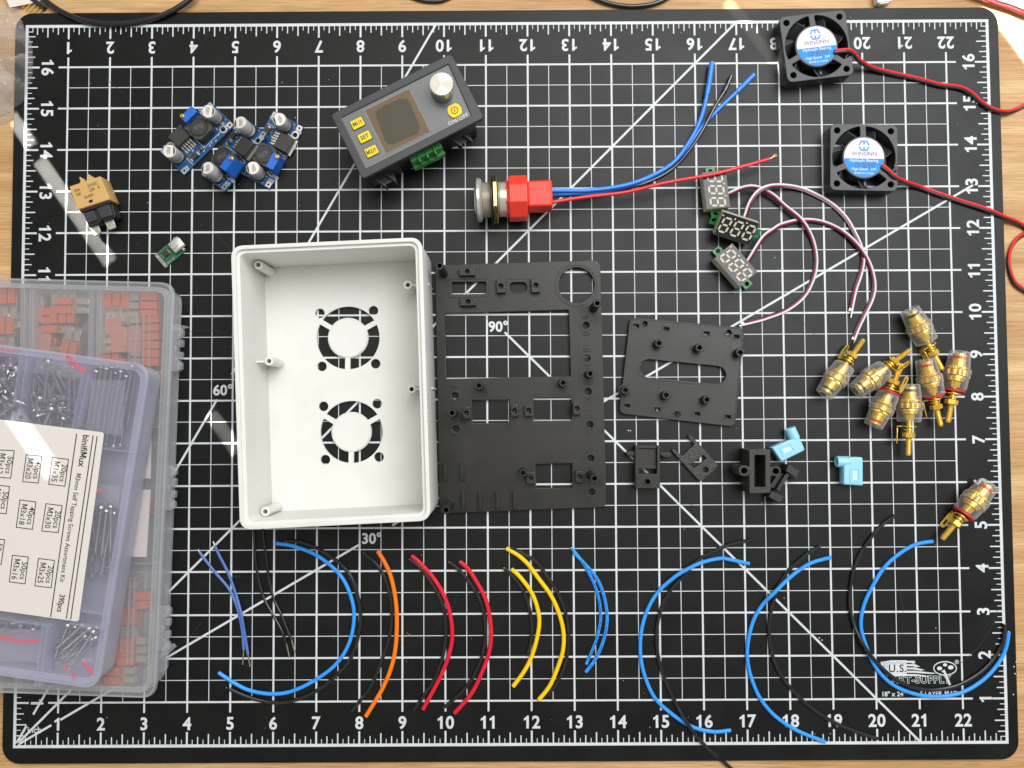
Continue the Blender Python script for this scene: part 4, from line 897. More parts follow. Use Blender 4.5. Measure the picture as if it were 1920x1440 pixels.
# ================================================================ three-digit voltmeters
def segs(): return [((0, .165), .15, 0), ((0, 0), .13, 0), ((0, -.165), .15, 0), ((-.088, .083), .13, 1), ((.088, .083), .13, 1), ((-.088, -.083), .13, 1), ((.088, -.083), .13, 1)]
def voltmeter(label, cx, cy, zc_, rot, runs, offs):
    o = W(cx, cy, zc_); o = o-(rot @ Vector((0, 0, 1)))*(.40)
    t = Thing('voltmeter', label, 'voltmeter', o, rot=rot, group='three-digit voltmeter displays')
    ear = [(-.44, -.27), (.44, -.27), (.44, -.11), (.60, -.11), (.60, .11), (.44, .11), (.44, .27), (-.44, .27), (-.44, .11), (-.60, .11), (-.60, -.11), (-.44, -.11)]
    t.part('board_sheet', pm('vm_pcb', lambda: MB().prism(ear, [circ(.515, 0, .055, 16), circ(-.515, 0, .055, 16)], .05, .11, .004), GRN), GRN)
    t.part('display_case', pm('vm_case', lambda: MB().box((0, 0, .25), (.875, .555, .28)), DSIDE), DSIDE, .008)
    d = t.part('display_face', pm('vm_face', lambda: MB().box((0, 0, .395), (.862, .543, .012)), DISP), DISP)
    def seg(ln):
        h = .021; return MB().prism([(-ln/2, 0), (-ln/2+h, h), (ln/2-h, h), (ln/2, 0), (ln/2-h, -h), (-ln/2+h, -h)], [], 0, .004)
    for k in (-1, 0, 1):
        for (p, ln, v) in segs():
            s_ = t.part('segment', pm('seg%.2f' % ln, lambda: seg(ln), SEG), SEG, parent=d)
            s_.location = (k*.285+p[0]+p[1]*.13-.01, p[1], .4005); s_.rotation_euler = (0, 0, math.radians(82) if v else 0)
        s_ = t.part('decimal_point', pm('dotp', lambda: MB().lathe([(0, .021), (.004, .02)], 12), SEG), SEG, parent=d); s_.location = (k*.285+.115, -.195, .4005)
    for nm_, c, off, zz, rw in (('white_wire', 'white', 0, .008, .025), ('red_wire', 'crimson', .034, -.006, .021), ('black_wire', 'black', .062, -.012, .02)):
        P_ = [W(*p) for p in runs]; P_ = crom(P_, 6); Q = []
        for i, p in enumerate(P_):
            tt = P_[min(i+1, len(P_)-1)]-P_[max(i-1, 0)]; tt.z = 0; tt.normalize(); f = min(1, .9)
            Q.append(t.inv @ (p+Vector((tt.y, -tt.x, 0))*off*offs+Vector((0, 0, zz))-t.o))
        wr = t.part(nm_, MB().tube(Q[:-2] if off else Q, rw, 8, 1, smooth=False), INS[c])
        e = Q[-3] if off else Q[-1]; dd = ((Q[-3]-Q[-5]) if off else (Q[-1]-Q[-3])).normalized()
        t.part('bare_end', MB().tube([e, e+dd*.07], .012, 6), TIN, parent=wr)
def vrot(az, ax=0, tilt=0): return Matrix.Rotation(math.radians(az), 3, 'Z') @ Matrix.Rotation(math.radians(tilt), 3, 'X')
voltmeter('top voltmeter, the one lying under the red wire', 1343, 355, .4, vrot(96), [(1362, 364, .2), (1370, 360, .24), (1388, 352, .26), (1406, 348, .25), (1425, 351, .2), (1450, 364, .14), (1472, 384, .12), (1504, 411, .13), (1524, 446, .05), (1532, 485, .035), (1527, 521, .035), (1509, 556, .035), (1477, 582, .035), (1437, 598, .035), (1412, 605, .05), (1391, 610, .06)], 1)
voltmeter('middle voltmeter, tilted, overlapping the wires of the others', 1381, 429, .52, vrot(161.5, 0, -25), [(1393, 412, .3), (1397, 400, .34), (1405, 378, .34), (1420, 358, .32), (1440, 348, .28), (1465, 346, .16), (1495, 350, .08), (1523, 360, .05), (1560, 381, .04), (1587, 407, .04), (1605, 438, .04), (1617, 466, .035), (1620, 490, .035), (1615, 516, .035), (1605, 546, .035), (1596, 590, .035)], 1)
voltmeter('lowest voltmeter, turned diagonally toward the right', 1380, 497, .4, vrot(130.5), [(1398, 493, .22), (1406, 480, .26), (1420, 457, .26), (1432, 441, .22), (1450, 428, .15), (1466, 419, .1), (1502, 411, .06), (1540, 414, .05), (1577, 430, .06), (1609, 458, .09), (1631, 492, .05), (1641, 531, .035), (1637, 560, .035), (1622, 592, .035), (1610, 617, .035), (1602, 638, .035)], 1)
# ================================================================ push button with red connector
ax0, ax1 = W(893, 376, .5), W(1037, 370.5, .5); an = math.atan2(ax1.y-ax0.y, ax1.x-ax0.x)
pbn = Thing('push_button', 'metal panel push button plugged into a red connector', 'push button', (ax0.x, ax0.y, 0), an)
X_ = (1, 0, 0)
pbn.part('button_face', MB().lathe([(-.03, .3), (0, .32), (.01, .44)], 40, (-.005, 0, .5), X_), STEEL)
pbn.part('flange', MB().lathe([(0, .44), (.03, .5), (.09, .5), (.14, .45), (.145, .40)], 48, (0, 0, .5), X_), STEEL)
thr = [(.14+i*.0175, .415 if i % 2 else .385) for i in range(24)]
pbn.part('threaded_barrel', MB().lathe(thr+[(.56, .395), (.70, .395)], 36, (0, 0, .5), X_), NICK, ang=20)
pbn.part('hex_nut', MB().lathe([(0, .53), (.02, .56), (.10, .56), (.12, .53)], 6, (.38, 0, .5), X_, phase=math.pi/6*0), BRASSN, .01)
pbn.part('washer', MB().lathe([(0, .57), (.03, .57)], 36, (.345, 0, .46), X_), mat('rubber', C(40, 40, 38), .4))
cn = pbn.part('connector_ring', MB().lathe([(0, .40), (.02, .42), (.1, .42)], 8, (.67, 0, .49), X_, phase=math.pi/8), REDP, .01)
pbn.part('connector_shell', MB().lathe([(0, .5), (.02, .525), (.41, .525), (.43, .5)], 8, (.75, .005, .5), X_, phase=math.pi/8), REDP, .015)
pbn.part('connector_plug', MB().box((1.46, .03, .5), (.58, .60, .62), 0), REDP, .05)
for nm_, c, r_, P_ in (('blue_wire', 'royal', .05, [(1030, 357, .6), (1060, 357, .5), (1100, 357, .36), (1160, 350, .22), (1210, 335, .14), (1260, 307, .1), (1292, 266, .1), (1314, 222, .12), (1327, 170, .14), (1335, 117, .15)]),
                       ('blue_wire', 'royal', .048, [(1030, 364, .48), (1070, 363, .38), (1120, 360, .22), (1180, 348, .1), (1235, 325, .05), (1280, 288, .05), (1315, 240, .05), (1342, 210, .05), (1387, 167, .05), (1414, 140, .05)]),
                       ('black_wire', 'black', .04, [(1030, 368, .45), (1080, 365, .3), (1140, 359, .12), (1210, 343, .05), (1260, 317, .04), (1293, 281, .1), (1318, 243, .14), (1342, 197, .12), (1360, 168, .1), (1371, 143, .1)]),
                       ('red_wire', 'scarlet', .043, [(1030, 380, .5), (1060, 375, .46), (1100, 369, .4), (1175, 360, .38), (1247, 343, .44), (1335, 327, .48), (1390, 313, .46), (1443, 298, .4)])):
    b = MB(); b.tube([pbn.l(*p) for p in P_], r_, 10, 7); wv_ = pbn.part(nm_, b, INS[c])
    if c == 'scarlet':
        for q in ((1457, 292), (1456, 289), (1452, 288)):
            pbn.part('copper_strand', MB().tube([pbn.l(1441, 299, .4), pbn.l(1448, 295, .4), pbn.l(*q, .42)], .009, 6, 3), COP, parent=wv_)
    else:
        e = crom([pbn.l(*p) for p in P_], 7); pbn.part('wire_sleeve', MB().tube(e[-9:], r_+.012, 10, 1, smooth=False), INS[c], parent=wv_)
# ================================================================ binding posts
def post(label, cap, pin, z0, z1, red, roll, tint=False):
    a, e = W(*cap, z0), W(*pin, z1); d = e-a; L_ = d.length; sc = L_/1.70
    q = d.to_track_quat('X', 'Z').to_matrix() @ Matrix.Rotation(roll, 3, 'X')
    t = Thing('binding_post', label, 'binding post', a, rot=q, group='gold binding posts with clear caps', scale=sc)
    kn_ = lambda n_: (lambda i, k: 1-.05*(i % 2))
    cp = t.part('cap', pm('bp_cap', lambda: MB().lathe([(.10, .10), (0, .12), (0, .205), (.02, .225), (.41, .268), (.42, .30), (.51, .305), (.53, .30)], 32, (0, 0, 0), X_), CLR), CLR)
    t.part('lower_cap', pm('bp_low', lambda: MB().lathe([(.54, .29), (.56, .30), (.62, .30), (.63, .28), (.86, .268), (.90, .25)], 32, (0, 0, 0), X_), CLR), CLR)
    ct = t.part('contact', pm('bp_con', lambda: MB().lathe([(.07, .06), (.07, .15), (.30, .155), (.31, .175), (.36, .175), (.37, .2)], 28, (0, 0, 0), X_), GOLD), GOLD)
    t.part('knurled_ring', pm('bp_kn', lambda: MB().lathe([(.37, .215), (.40, .215), (.405, .185), (.43, .185)], 48, (0, 0, 0), X_, mod=lambda i, k: 1-.06*(i % 2)), GOLD, 20), GOLD, parent=ct)
    t.part('knurled_ring', pm('bp_kn2', lambda: MB().lathe([(.44, .215), (.445, .235), (.57, .235), (.575, .215)], 40, (0, 0, 0), X_, mod=lambda i, k: 1-.07*((i//2) % 2)), GOLD, 20), GOLD, parent=ct)
    t.part('gold_collar', pm('bp_col', lambda: MB().lathe([(.59, .2), (.60, .205), (.64, .205), (.65, .18), (.70, .18), (.72, .13), (.86, .11)], 28, (0, 0, 0), X_), GOLD), GOLD, parent=ct)
    t.part('colour_band', pm('bp_band%d' % red, lambda: MB().lathe([(.125, .158), (.185, .158)], 28, (0, 0, 0), X_), REDK if red else BLK), None, parent=ct)
    if red: t.part('red_washer', pm('bp_wash', lambda: MB().lathe([(.91, .20), (.915, .25), (.955, .25), (.96, .2)], 28, (0, 0, 0), X_), REDK), REDK)
    th_ = [(1.28+i*.0175, .067 if i % 2 else .058) for i in range(23)]
    t.part('threaded_pin', pm('bp_pin', lambda: MB().lathe([(.86, .064), (1.28, .064)]+th_+[(1.70, .05)], 16, (0, 0, 0), X_), GOLD, 20), GOLD)
    t.part('hex_nut', pm('bp_nut', lambda: MB().lathe([(1.15, .125), (1.165, .14), (1.255, .14), (1.27, .125)], 6, (0, 0, 0), X_), GOLD, 20), GOLD)
    t.part('lock_washer', pm('bp_lw', lambda: MB().lathe([(1.08, .12), (1.10, .12)], 20, (0, 0, 0), X_), GOLD), GOLD)
    lug = Matrix(((0, 0, 1, 1.0), (1, 0, 0, 0), (0, 1, 0, 0), (0, 0, 0, 1)))
    def lg_():
        b = MB().prism(circ(0, 0, .17, 24), [], 0, .02, .003, M=lug)
        b.box((1.01, .2, 0), (.02, .12, .16))
        T_ = Matrix.Translation((1.02, .255, 0)) @ Matrix.Rotation(math.radians(90), 4, 'X')
        b.prism(rrect(0, -.085, .42, .085, .08, 6), [rrect(.2, -.035, .36, .035, .033, 5)], -.01, .01, .002, M=T_)
        return b
    t.part('solder_lug', pm('bp_lug', lg_, GOLD), GOLD)
post('black banded binding post with its pin up right, leftmost of the pile', (1545, 740), (1619, 637), .3, .28, 0, -.9)
post('black banded binding post pointing up right, second from the left', (1604, 733), (1706, 656), .3, .3, 0, 2.4)
post('red banded binding post with its clear cap at bottom left of the pile', (1637, 800), (1692, 683), .3, .4, 1, 2.2)
post('black banded binding post topmost in the pile, cap uppermost', (1705, 580), (1767, 694), .31, .2, 0, 2.9)
post('upright clear binding post in the pile whose pin reaches lowest', (1706, 720), (1703, 854), .32, .28, 0, 3.5)
post('red banded binding post under the topmost one, pin downwards', (1734, 673), (1764, 799), .34, .26, 1, 3.6)
post('red banded binding post, rightmost of the pile by number 9', (1801, 659), (1777, 792), .32, .26, 1, 3.6)
post('red banded binding post lying alone by the number 5', (1855, 907), (1766, 1011), .31, .25, 1, 4.4)
# ================================================================ big clear organizer box
ZB = .75
ob = Thing('organizer_box', 'large clear organizer box under the lilac one, full of orange connectors', 'storage box', (*W(120, 915, 0).xy, 0), math.radians(-1.6))
def O(px, py, z=ZB): return ob.l2(px, py, z)
ol = [O(-130, 517), O(327, 529), O(291, 1311), O(-130, 1296)]
RL = .34
ob.part('lid_rim', MB().prism(rpoly(ol, RL, 8), [rpoly(inset(ol, .14), RL-.1, 8)], ZB-.12, ZB-.03, .02), PP)
ob.part('rim_bead', MB().prism(rpoly(inset(ol, .02), RL, 8), [rpoly(inset(ol, .05), RL-.02, 8)], ZB-.04, ZB, .008), PPR)
ob.part('rim_step', MB().prism(rpoly(inset(ol, .12), RL-.05, 8), [rpoly(inset(ol, .22), RL-.12, 8)], ZB-.1, ZB-.012, .01), PPR)
ob.part('lid', MB().prism(rpoly(inset(ol, .2), RL-.12, 8), [], ZB-.06, ZB-.045), PPT)
ob.part('tray_wall', MB().prism(rpoly(inset(ol, .12), RL-.08, 8), [rpoly(inset(ol, .165), RL-.12, 8)], .03, ZB-.13, .006), PP)
ob.part('tray_floor', MB().prism(rpoly(inset(ol, .13), RL-.09, 8), [], .01, .04), PPD)
for xa, xb, y0, y1 in ((40, 33, 541, 1290), (46, 39, 541, 1290), (57, 50, 541, 1290), (62, 55, 541, 1290), (168, 158, 543, 1292), (173, 163, 543, 1292), (183, 173, 544, 1292), (188, 178, 544, 1292)):
    a, e = Vector(O(xa, y0, .6)), Vector(O(xb, y1, .6)); d = e-a
    ob.part('divider', MB().box(((a.x+e.x)/2, (a.y+e.y)/2, .33), (d.length, .016, .56), math.atan2(d.y, d.x)), PPD)
for y in (800, 1055):
    for xa, xb in ((-60, 40), (60, 165), (185, 300)):
        a, e = Vector(O(xa, y, .5)), Vector(O(xb, y+2, .5)); d = e-a
        ob.part('divider', MB().box(((a.x+e.x)/2, (a.y+e.y)/2, .3), (d.length, .016, .5), math.atan2(d.y, d.x)), PPD)
for x, y0, y1 in ((258, 590, 700), (270, 588, 840), (281, 588, 840), (233, 1080, 1222), (244, 1082, 1246), (253, 1082, 1246)):
    a, e = Vector(O(x, y0, .6)), Vector(O(x-6, y1, .6)); d = e-a
    ob.part('rib', MB().box(((a.x+e.x)/2, (a.y+e.y)/2, .6), (d.length, .02, .06), math.atan2(d.y, d.x)), PP)
for (cx, cy, flip) in ((330, 655, 1), (317, 915, 1), (306, 1178, -1)):
    c = Vector(O(cx, cy, .62))
    lt = ob.part('latch', MB().prism(rpoly([(c.x-.12, c.y-.5), (c.x+.1, c.y-.5), (c.x+.1, c.y-.26), (c.x+.03, c.y-.22), (c.x+.03, c.y+.22), (c.x+.1, c.y+.26), (c.x+.1, c.y+.5), (c.x-.12, c.y+.5)], .03, 3), [], .5, .66, .012), PP)
    for dy in (-.38, -.14, .14, .38): ob.part('latch_knuckle', MB().box((c.x+.1, c.y+dy, .58), (.12, .17, .12)), PP, .03, parent=lt)
    ob.part('latch_pin', MB().prism(rrect(c.x-.09, c.y-.07, c.x+.02, c.y+.07, .03, 3), [rrect(c.x-.07, c.y-.045, c.x, c.y+.045, .02, 3)], .65, .69, .006), PP, parent=lt)
for pp in (((322, 605), (330, 607), (357, 613), (333, 620), (322, 617)), ((306, 1209), (326, 1207), (330, 1213), (314, 1228), (300, 1232))):
    ob.part('latch_tab', MB().prism([O(*p, .6) for p in pp], [], .55, .62, .01), PP)
ob.part('latch_strip', MB().prism(rpoly([O(316, 560, .3), O(336, 556, .3), O(338, 572, .3), O(336, 610, .3), O(312, 1255, .3), O(303, 1262, .3), O(290, 1270, .3)], .05, 3), [], .2, .24, .005), PP)
# white cards lying in the box
for q in ([O(150, 820, .6), O(285, 770, .6), O(283, 897, .6), O(150, 895, .6)], [O(140, 917, .6), O(283, 918, .6), O(275, 1044, .6), O(140, 1044, .6)]):
    c = sum((Vector(p) for p in q), Vector((0, 0)))/4; w_ = ob.R @ Vector((c.x, c.y, 0))+ob.o
    mb_ = MB().prism([tuple((ob.R @ Vector((p[0], p[1], 0))+ob.o).xy) for p in q], [], .60, .612)
    solo('card', mb_, PINK, 'pale card in the clear box, %s the dark gap' % ('above' if q[0][1] > O(0, 907)[1] else 'below'), 'card', o=(w_.x, w_.y, .6))
# lever wire connectors: clear housing with orange levers
def lc_house(n): return lambda: MB().box((0, .0, .16), (.2*n, .70, .30))
def lc_lever(): return MB().box((0, .19, .325), (.165, .36, .05)).box((0, .36, .25), (.165, .05, .18))
def lc_clamp(): return MB().box((0, -.17, .22), (.13, .22, .12)).box((0, -.30, .12), (.11, .03, .14))
LC = []
def lever(label, px, py, z, ang, n, group, flip=False, orange=True):
    t = Thing('lever_connector', label, 'wire connector', W(px, py, z), math.radians(ang), group)
    t.part('housing', pm('lc_h%d' % n, lc_house(n), HOUS), HOUS, .02)
    if orange: t.part('housing_base', pm('lc_b%d' % n, lambda: MB().box((0, .16, .1), (.2*n-.02, .36, .17)), ORG), ORG)
    for k in range(n):
        for nm_, fn, m_ in (('lever', lc_lever, ORG), ('clamp', lc_clamp, COP if k % 2 else TIN)):
            o_ = t.part(nm_, pm(nm_, fn, m_), m_); o_.location = ((k-(n-1)/2)*.2, 0, 0)
    if flip:
        t.e.rotation_euler = (math.pi, 0, math.radians(ang)); t.e.location.z += .36
    return t
G1 = 'orange lever connectors in the left compartment'; G2 = 'orange lever connectors in the middle compartment'; G3 = 'orange lever connectors in the right compartment'; G4 = 'orange lever connectors in the bottom corner compartment'
LCL = ['top orange connector in the left compartment', 'second orange connector from the top in the left compartment', 'third orange connector from the top in the left compartment', 'lowest orange connector in the left compartment, above the screw box', 'orange connector cut by the left edge of the photo',
       'topmost orange connector between the double dividers', 'clear connector in the middle of the stack between the dividers', 'orange connector tight against the second double divider, upper right', 'orange connector low against the second double divider', 'overturned connector low beside the first double divider', 'overturned connector high beside the first double divider', 'overturned connector just above the screw box rim, between dividers',
       'orange connector in the top right corner of the clear box', 'second orange connector down the right wall of the clear box', 'third orange connector down the right wall of the clear box', 'topmost connector right of the second double divider', 'overturned connector below the topmost one right of the second divider', 'overturned clear connector in the middle of the right compartment', 'overturned connector left of the right wall row', 'connector right of the second divider, just above the screw box', 'connector above the lilac box corner', 'lowest orange connector on the right wall before the lilac box corner',
       'lowest orange connector in the bottom right corner of the clear box', 'orange connector partly under the lilac box, bottom right', 'orange connector against the right wall, bottom compartment', 'connector in the bottom compartment above the orange ones', 'connector half hidden under the lilac box above the bottom corner', 'connector at the right wall below the lower card', 'orange connector beside the lower pale card']
for (px, py, z, a, n, gr, fl) in ((24, 574, .12, 2, 3, G1, 0), (24, 604, .08, 92, 2, G1, 0), (20, 630, .1, 0, 3, G1, 0), (10, 672, .06, 5, 3, G1, 0), (-6, 600, .06, 90, 3, G1, 0),
        (133, 578, .14, 180, 3, G2, 0), (124, 604, .08, 90, 3, G2, 0), (151, 576, .2, 90, 2, G2, 0), (147, 644, .1, 170, 2, G2, 0), (84, 640, .05, 88, 3, G2, 1), (82, 580, .05, 2, 2, G2, 1), (120, 680, .05, 3, 2, G2, 1),
        (276, 576, .12, -90, 3, G3, 0), (278, 618, .12, -88, 3, G3, 0), (279, 664, .1, -92, 3, G3, 0), (232, 584, .1, 0, 3, G3, 0), (226, 602, .1, 2, 2, G3, 1), (223, 640, .14, 92, 3, G3, 1), (250, 640, .06, 90, 3, G3, 1), (216, 690, .05, 4, 3, G3, 0), (250, 690, .06, 86, 2, G3, 0), (283, 712, .06, -90, 2, G3, 0),
        (240, 1258, .14, 90, 2, G4, 0), (233, 1215, .12, -90, 3, G4, 0), (262, 1212, .1, 91, 3, G4, 0), (246, 1165, .08, 4, 3, G4, 0), (240, 1110, .06, 92, 3, G4, 0), (266, 1120, .06, -88, 2, G4, 0), (262, 948, .1, -90, 2, G4, 0)):
    lever(LCL.pop(0), px, py, z, a, n, None if py == 948 else 'orange lever connectors in the clear box', fl)
# ================================================================ lilac screw assortment box
ZS0, ZS = .76, 1.5
sb = Thing('screw_box', 'lilac tinted clear box of screws with a white label, on the bigger box', 'storage box', (*W(110, 965, ZS0).xy, ZS0), math.radians(-7.5))
def Q(px, py, z=ZS): return sb.l2(px, py, z)
lz = ZS-ZS0
sl4 = [Q(-130, 628), Q(281, 684), Q(183, 1293), Q(-130, 1249)]
RS = .36
sb.part('lid_rim', MB().prism(rpoly(sl4, RS, 8), [rpoly(inset(sl4, .06), RS-.04, 8)], lz-.1, lz, .015), PPLR)
sb.part('rim_bead', MB().prism(rpoly(inset(sl4, .06), RS-.04, 8), [rpoly(inset(sl4, .17), RS-.12, 8)], lz-.1, lz-.03, .012), PPLR)
sb.part('lid', MB().prism(rpoly(inset(sl4, .16), RS-.12, 8), [], lz-.07, lz-.06), PPTS)
sb.part('tray_wall', MB().prism(rpoly(inset(sl4, .05), RS-.04, 8), [rpoly(inset(sl4, .09), RS-.07, 8)], .02, lz-.1, .006), PPL)
sb.part('tray_floor', MB().prism(rpoly(inset(sl4, .06), RS-.05, 8), [], .005, .03), PPLF)
def wall(x0, y0, x1, y1, w_, nm_='divider'):
    a, e = Vector(Q(x0, y0, 1.3)), Vector(Q(x1, y1, 1.3)); d = e-a
    sb.part(nm_, MB().box(((a.x+e.x)/2, (a.y+e.y)/2, lz*.46), (d.length, w_, lz*.84), math.atan2(d.y, d.x)), PPL)
for a in ((45, 660, 26, 800, .03), (57, 665, 38, 800, .03), (160, 700, 141, 800, .03), (172, 702, 150, 800, .03), (86, 1165, 72, 1284, .03), (96, 1166, 80, 1284, .03), (141, 800, 120, 1000, .03), (-40, 1150, 100, 1172, .03), (140, 1140, 200, 1150, .03), (135, 1166, 196, 1176, .03), (178, 838, 255, 848, .03)): wall(*a)
sb.part('spacer_sheet', MB().prism([Q(171, 711, 1.4), Q(234, 713, 1.4), Q(228, 817, 1.4), Q(163, 808, 1.4)], [], .62, .635), PPT)
# white label stuck on the lid
def V(px, py): return Q(px, py, ZS)
lp = [V(-90, 776), V(193, 811), V(145, 1167), V(-90, 1134)]
ls = sb.part('label_sheet', MB().prism(rpoly(lp, .07, 5), [], lz-.058, lz-.048), PAPER)
pk = MB(); zt = lz-.0455
def pl(a, e, w_): sb.part('printed_line', MB().line(V(*a), V(*e), w_, zt), PRT, smooth=False, parent=ls)
pl((180, 818), (130, 1163), .022); pl((172.5, 816.5), (122, 1161), .022); pl((141.5, 813), (92.5, 1158), .022)
td = Vector(V(108, 1150))-Vector(V(160, 815)); ta = math.atan2(td.y, td.x)
def rec(P_, w_=.018):
    P2 = [V(*p) for p in P_]; sb.part('printed_frame', MB().sheet(P2, [inset(P2, w_)], zt), PRT, smooth=False, parent=ls)
def word(s_, px, py, size, bold=.004, sx=.95, align='CENTER'): sb.part('printed_text', MB().text(s_, (*V(px, py), zt+.001), size, ta, bold, align, sx), PRT, smooth=False, parent=ls)
cells = [(((95, 857), (127, 861), (120, 913), (88, 909)), '20pcs', 'M3x35'), (((46, 852), (77, 855), (70, 907), (39, 904)), '40pcs', 'M3x20'), (((-7, 843), (25, 844.5), (18, 898), (-14, 895)), '50pcs', 'M3x12'),
         (((83, 944), (115, 948), (107.5, 1000), (75, 997)), '20pcs', 'M3x30'), (((34, 937), (65.5, 941), (59, 994), (27, 990)), '40pcs', 'M3x18'), (((-16, 908), (16, 912), (9.5, 965), (-22, 961)), '50pcs', 'M3x10'),
         (((69, 1047), (100.5, 1051), (94, 1104), (62, 1100)), '20pcs', 'M3x25'), (((20, 1041), (51.5, 1044.5), (45, 1096.5), (14, 1092.5)), '50pcs', 'M3x16'), (((-29, 1008), (7, 1012), (0, 1060), (-36, 1056)), '50pcs', 'M3x8')]
for P_, a, b_ in cells:
    rec(P_); cx, cy = sum(p[0] for p in P_)/4, sum(p[1] for p in P_)/4
    word(a, cx+7.5, cy+2, .175); word(b_, cx-5.5, cy-.5, .175)
word('binifiMux', 155, 846, .2, .016, .95); word('M3mm Self Tapping Screws Assortment Kit', 128.5, 990, .145, .006, .92); word('390pcs', 110.5, 1132, .17, .016, .8)
# screws
def screw_mesh(L_):
    def f():
        b = MB(); b.lathe([(-.075, .03), (-.07, .075), (-.03, .105), (0, .11), (.004, .045)], 14, (0, 0, 0), X_)
        n = int(L_/.045); pr = [(.0, .04)]
        for i in range(n): pr += [(.03+i*.045, .036), (.05+i*.045, .058)]
        pr += [(L_, .036), (L_+.09, .004)]; b.lathe(pr, 9, (0, 0, 0), X_); return b
    return f
def recess(): return MB().box((-.0745, 0, 0), (.012, .11, .025)).box((-.0745, 0, 0), (.0121, .025, .11))
def screw(label, px, py, z, az, el, L_, group):
    p = W(px, py, z); R = Matrix.Rotation(math.radians(az), 3, 'Z') @ Matrix.Rotation(math.radians(-el), 3, 'Y') @ Matrix.Rotation(random.uniform(0, 3), 3, 'X')
    ob_ = link('screw', pm('screw%.2f' % L_, screw_mesh(L_), SCREWM, ), None); ob_.location = p; ob_.rotation_euler = R.to_euler()
    tag(ob_, label, 'screw', group)
    r_ = link('drive_recess', pm('recess', recess, PRT), ob_)
SG = [('silver screw in the loose pile at the left frame edge', 'screws piled in the left compartment'), ('long silver screw in the fanned bundle under the red zip strip', 'screws in the second compartment'), ('longest silver screw standing in the top right compartment', 'screws in the top right compartment'), ('silver screw lying in the bag below the pale card', 'screws in the lower right compartment'), ('silver screw lying below the white label at the bottom', 'screws in the bottom compartment')]
rnd_ = random.Random(5)
ORD = ['first', 'second', 'third', 'fourth', 'fifth', 'sixth', 'seventh', 'eighth', 'ninth', 'tenth', 'eleventh', 'twelfth']
for i in range(60): screw(SG[0][0], rnd_.uniform(-12, 33), rnd_.uniform(670, 788), .86+rnd_.random()*.42, rnd_.uniform(0, 360), rnd_.uniform(-25, 60), rnd_.choice((.35, .45)), SG[0][1])
for (x, y, az, L_, z, el) in ((91, 678, -100, .9, 1.25, -8), (80, 690, -75, .8, 1.15, -5), (101, 690, -62, .9, 1.2, -6), (64, 770, 100, .9, 1.1, 5), (72, 772, 112, .9, 1.05, 5), (96, 760, 95, .8, 1.1, 5), (119, 745, 112, .9, 1.2, 5), (118, 757, 128, .7, 1.0, 5), (129, 768, 86, .9, 1.15, 5), (141, 770, 90, .8, 1.1, 5), (97, 767, -118, .4, 1.25, -10), (108, 688, -85, .8, 1.05, -5), (86, 760, 60, .7, 1.0, 3), (110, 775, 30, .5, .95, 8), (120, 785, 200, .5, .95, 8), (78, 785, 160, .6, .92, 0), (134, 786, 140, .4, .95, 30), (62, 700, -95, .7, .95, 0), (128, 712, -88, .8, .95, 0), (100, 720, -92, .8, .92, 0), (86, 735, -70, .6, .9, 0), (110, 700, -110, .7, 1.1, 0)):
    screw(SG[1][0], x, y, z, az, el, L_, SG[1][1])
for _k, (x, y, z) in enumerate(sorted(((181, 697, 1.2), (191, 690, 1.25), (200, 692, 1.28), (210, 690, 1.22), (218, 700, 1.1), (227, 697, 1.2), (237, 706, 1.1), (248, 688, 1.2), (244, 700, 1.0), (206, 702, 1.0), (255, 690, 1.05)))): screw('%s from the left of the longest screws standing in the top right compartment' % ORD[_k], x, y, z, -98+rnd_.uniform(-2, 2), 0, 1.3, SG[2][1])
for _k, (x, y, z) in enumerate(((189, 829, 1.0), (199, 832, 1.1), (213, 836, 1.2), (226, 834, 1.1))): screw('%s from the left of the screws whose heads stick out below the spacer sheet' % ORD[_k], x, y, z, 82+rnd_.uniform(-2, 2), 0, 1.2, 'inverted screws in the top right compartment')
for i in range(24): screw(SG[1][0], rnd_.uniform(62, 134), rnd_.uniform(735, 790), .86+rnd_.random()*.3, rnd_.choice((-95, -80, 85, 100, 110, 20, 160))+rnd_.uniform(-12, 12), rnd_.uniform(-8, 12), rnd_.choice((.5, .7)), SG[1][1])
for i in range(9): screw(SG[4][0], rnd_.uniform(125, 180), rnd_.uniform(1172, 1200), .86+rnd_.random()*.2, rnd_.uniform(-150, -100), 0, .7, SG[4][1])
for i in range(12): screw(SG[3][0], rnd_.uniform(172, 212), rnd_.uniform(948, 968), .86+rnd_.random()*.2, -90+rnd_.uniform(-14, 14), 0, .95, SG[3][1])
for i in range(8): screw('%s from the left of the long screws lying lowest in the top right compartment' % ORD[i], 186+i*8, 705+rnd_.uniform(-4, 6), .87, -98+rnd_.uniform(-3, 3), 0, 1.2, 'lowest screws in the top right compartment')
for (x, y, z, a) in ((190, 952, 1.2, -97), (200, 958, 1.15, -96), (208, 950, 1.2, -90), (181, 956, 1.1, -82), (176, 950, 1.0, -75), (214, 962, 1.05, -100), (196, 948, .95, -96), (170, 962, .92, -70), (190, 1075, 1.1, 80), (172, 1078, .95, 95), (205, 1060, 1.0, 84)): screw(SG[3][0], x, y, z, a, 0, .95, SG[3][1])
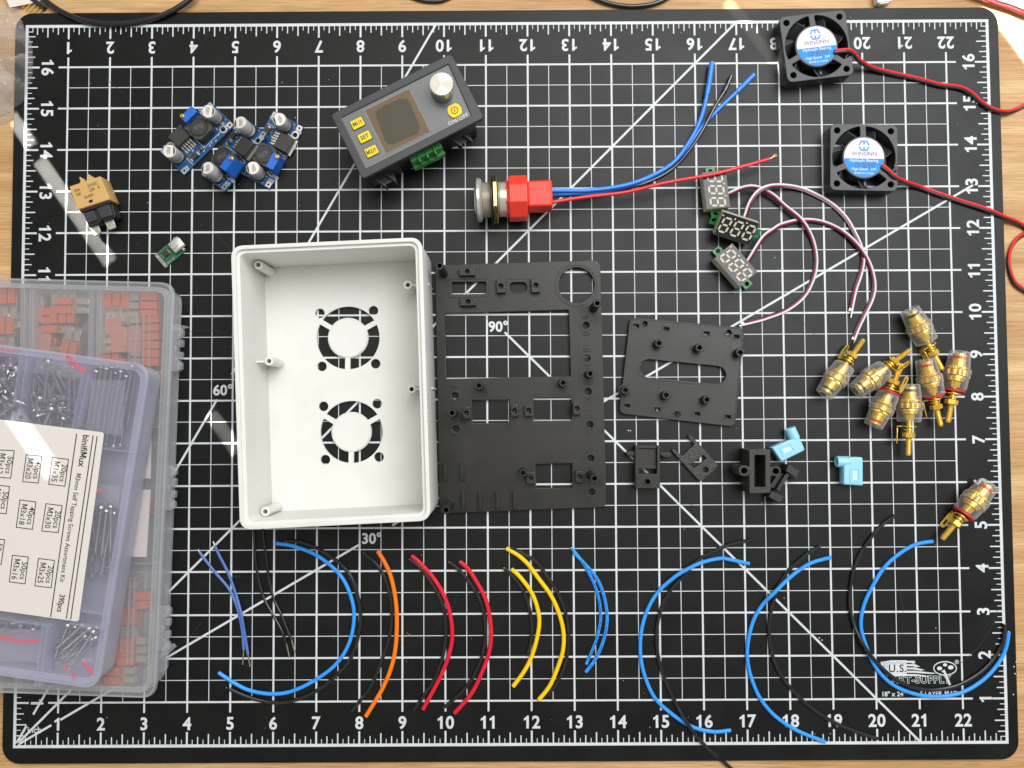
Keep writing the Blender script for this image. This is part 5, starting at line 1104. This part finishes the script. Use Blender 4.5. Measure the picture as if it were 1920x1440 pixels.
for (x, y, z, a) in ((155, 1172, 1.2, -138), (168, 1178, 1.15, -140), (176, 1184, 1.1, -125), (128, 1172, 1.15, -112), (135, 1170, 1.05, -106), (160, 1190, 1.0, -150), (180, 1195, .95, -130), (172, 1198, 1.0, -140), (182, 1176, 1.0, -120), (146, 1200, .92, -140), (70, 1168, 1.1, 178), (40, 1172, 1.0, 172), (64, 1180, .95, 185), (20, 1170, 1.1, 10), (8, 1178, 1.0, 40)): screw(SG[4][0], x, y, z, a, 0, .75, SG[4][1])
# small zip bags inside the screw box
def zipbag(label, P_, z, h, seed, strips):
    bo_ = dens([W(*p, z) for p in P_], 5); o_ = bo_[0]
    b_ = crumple(bo_, z, h, seed, 10, .1, 2.2)
    # keep the film under the lid
    b_.v = [(v[0], v[1], min(v[2], 1.40)) for v in b_.v]
    bg_ = solo('zip_bag', b_, BAG, label, 'zip bag', 'small clear zip bags in the screw box', o=o_, ang=20)
    for s_ in strips:
        m_ = MB(); m_.tube([W(x, y, 1.415) for x, y in s_[0]], s_[1]/2, 6, 6, flat=.12); me_ = m_.mesh('zip_strip', mat('zip_red', C(226, 44, 62), .35)); me_.transform(Matrix.Translation(-Vector(o_))); link('zip_strip', me_, bg_)
zipbag('clear zip bag with a diagonal red strip over the second compartment', ((70, 672), (125, 668), (165, 684), (158, 702), (140, 712), (100, 705), (62, 700)), 1.22, .12, 2.2, [(((124, 669), (131, 673), (145, 687), (161, 697)), .09)])
zipbag('clear zip bag edge with a thin red strip at the left frame edge', ((-50, 648), (40, 652), (40, 668), (-50, 668)), 1.25, .05, 4.2, [(((-40, 652), (0, 655), (20, 658), (40, 659)), .035)])
zipbag('clear zip bag with a short red strip beside the middle of the label', ((160, 903), (226, 912), (222, 950), (180, 956), (160, 950)), 1.2, .1, 6.1, [(((160, 922), (178, 921), (192, 920)), .06)])
zipbag('clear zip bag with a wavy red strip under the label bottom edge', ((-50, 1176), (76, 1180), (74, 1240), (-50, 1240)), 1.2, .1, 7.7, [(((-40, 1192), (5, 1196), (40, 1202), (76, 1201)), .075)])
zipbag('crumpled clear zip bag with red strips in the bottom right corner', ((98, 1232), (118, 1208), (145, 1206), (170, 1210), (183, 1240), (178, 1262), (150, 1274), (118, 1272), (102, 1258)), .95, .42, 9.4, [(((155, 1242), (166, 1252), (176, 1264)), .08), (((137, 1263), (139, 1274)), .07), (((124, 1246), (126, 1256)), .07)])
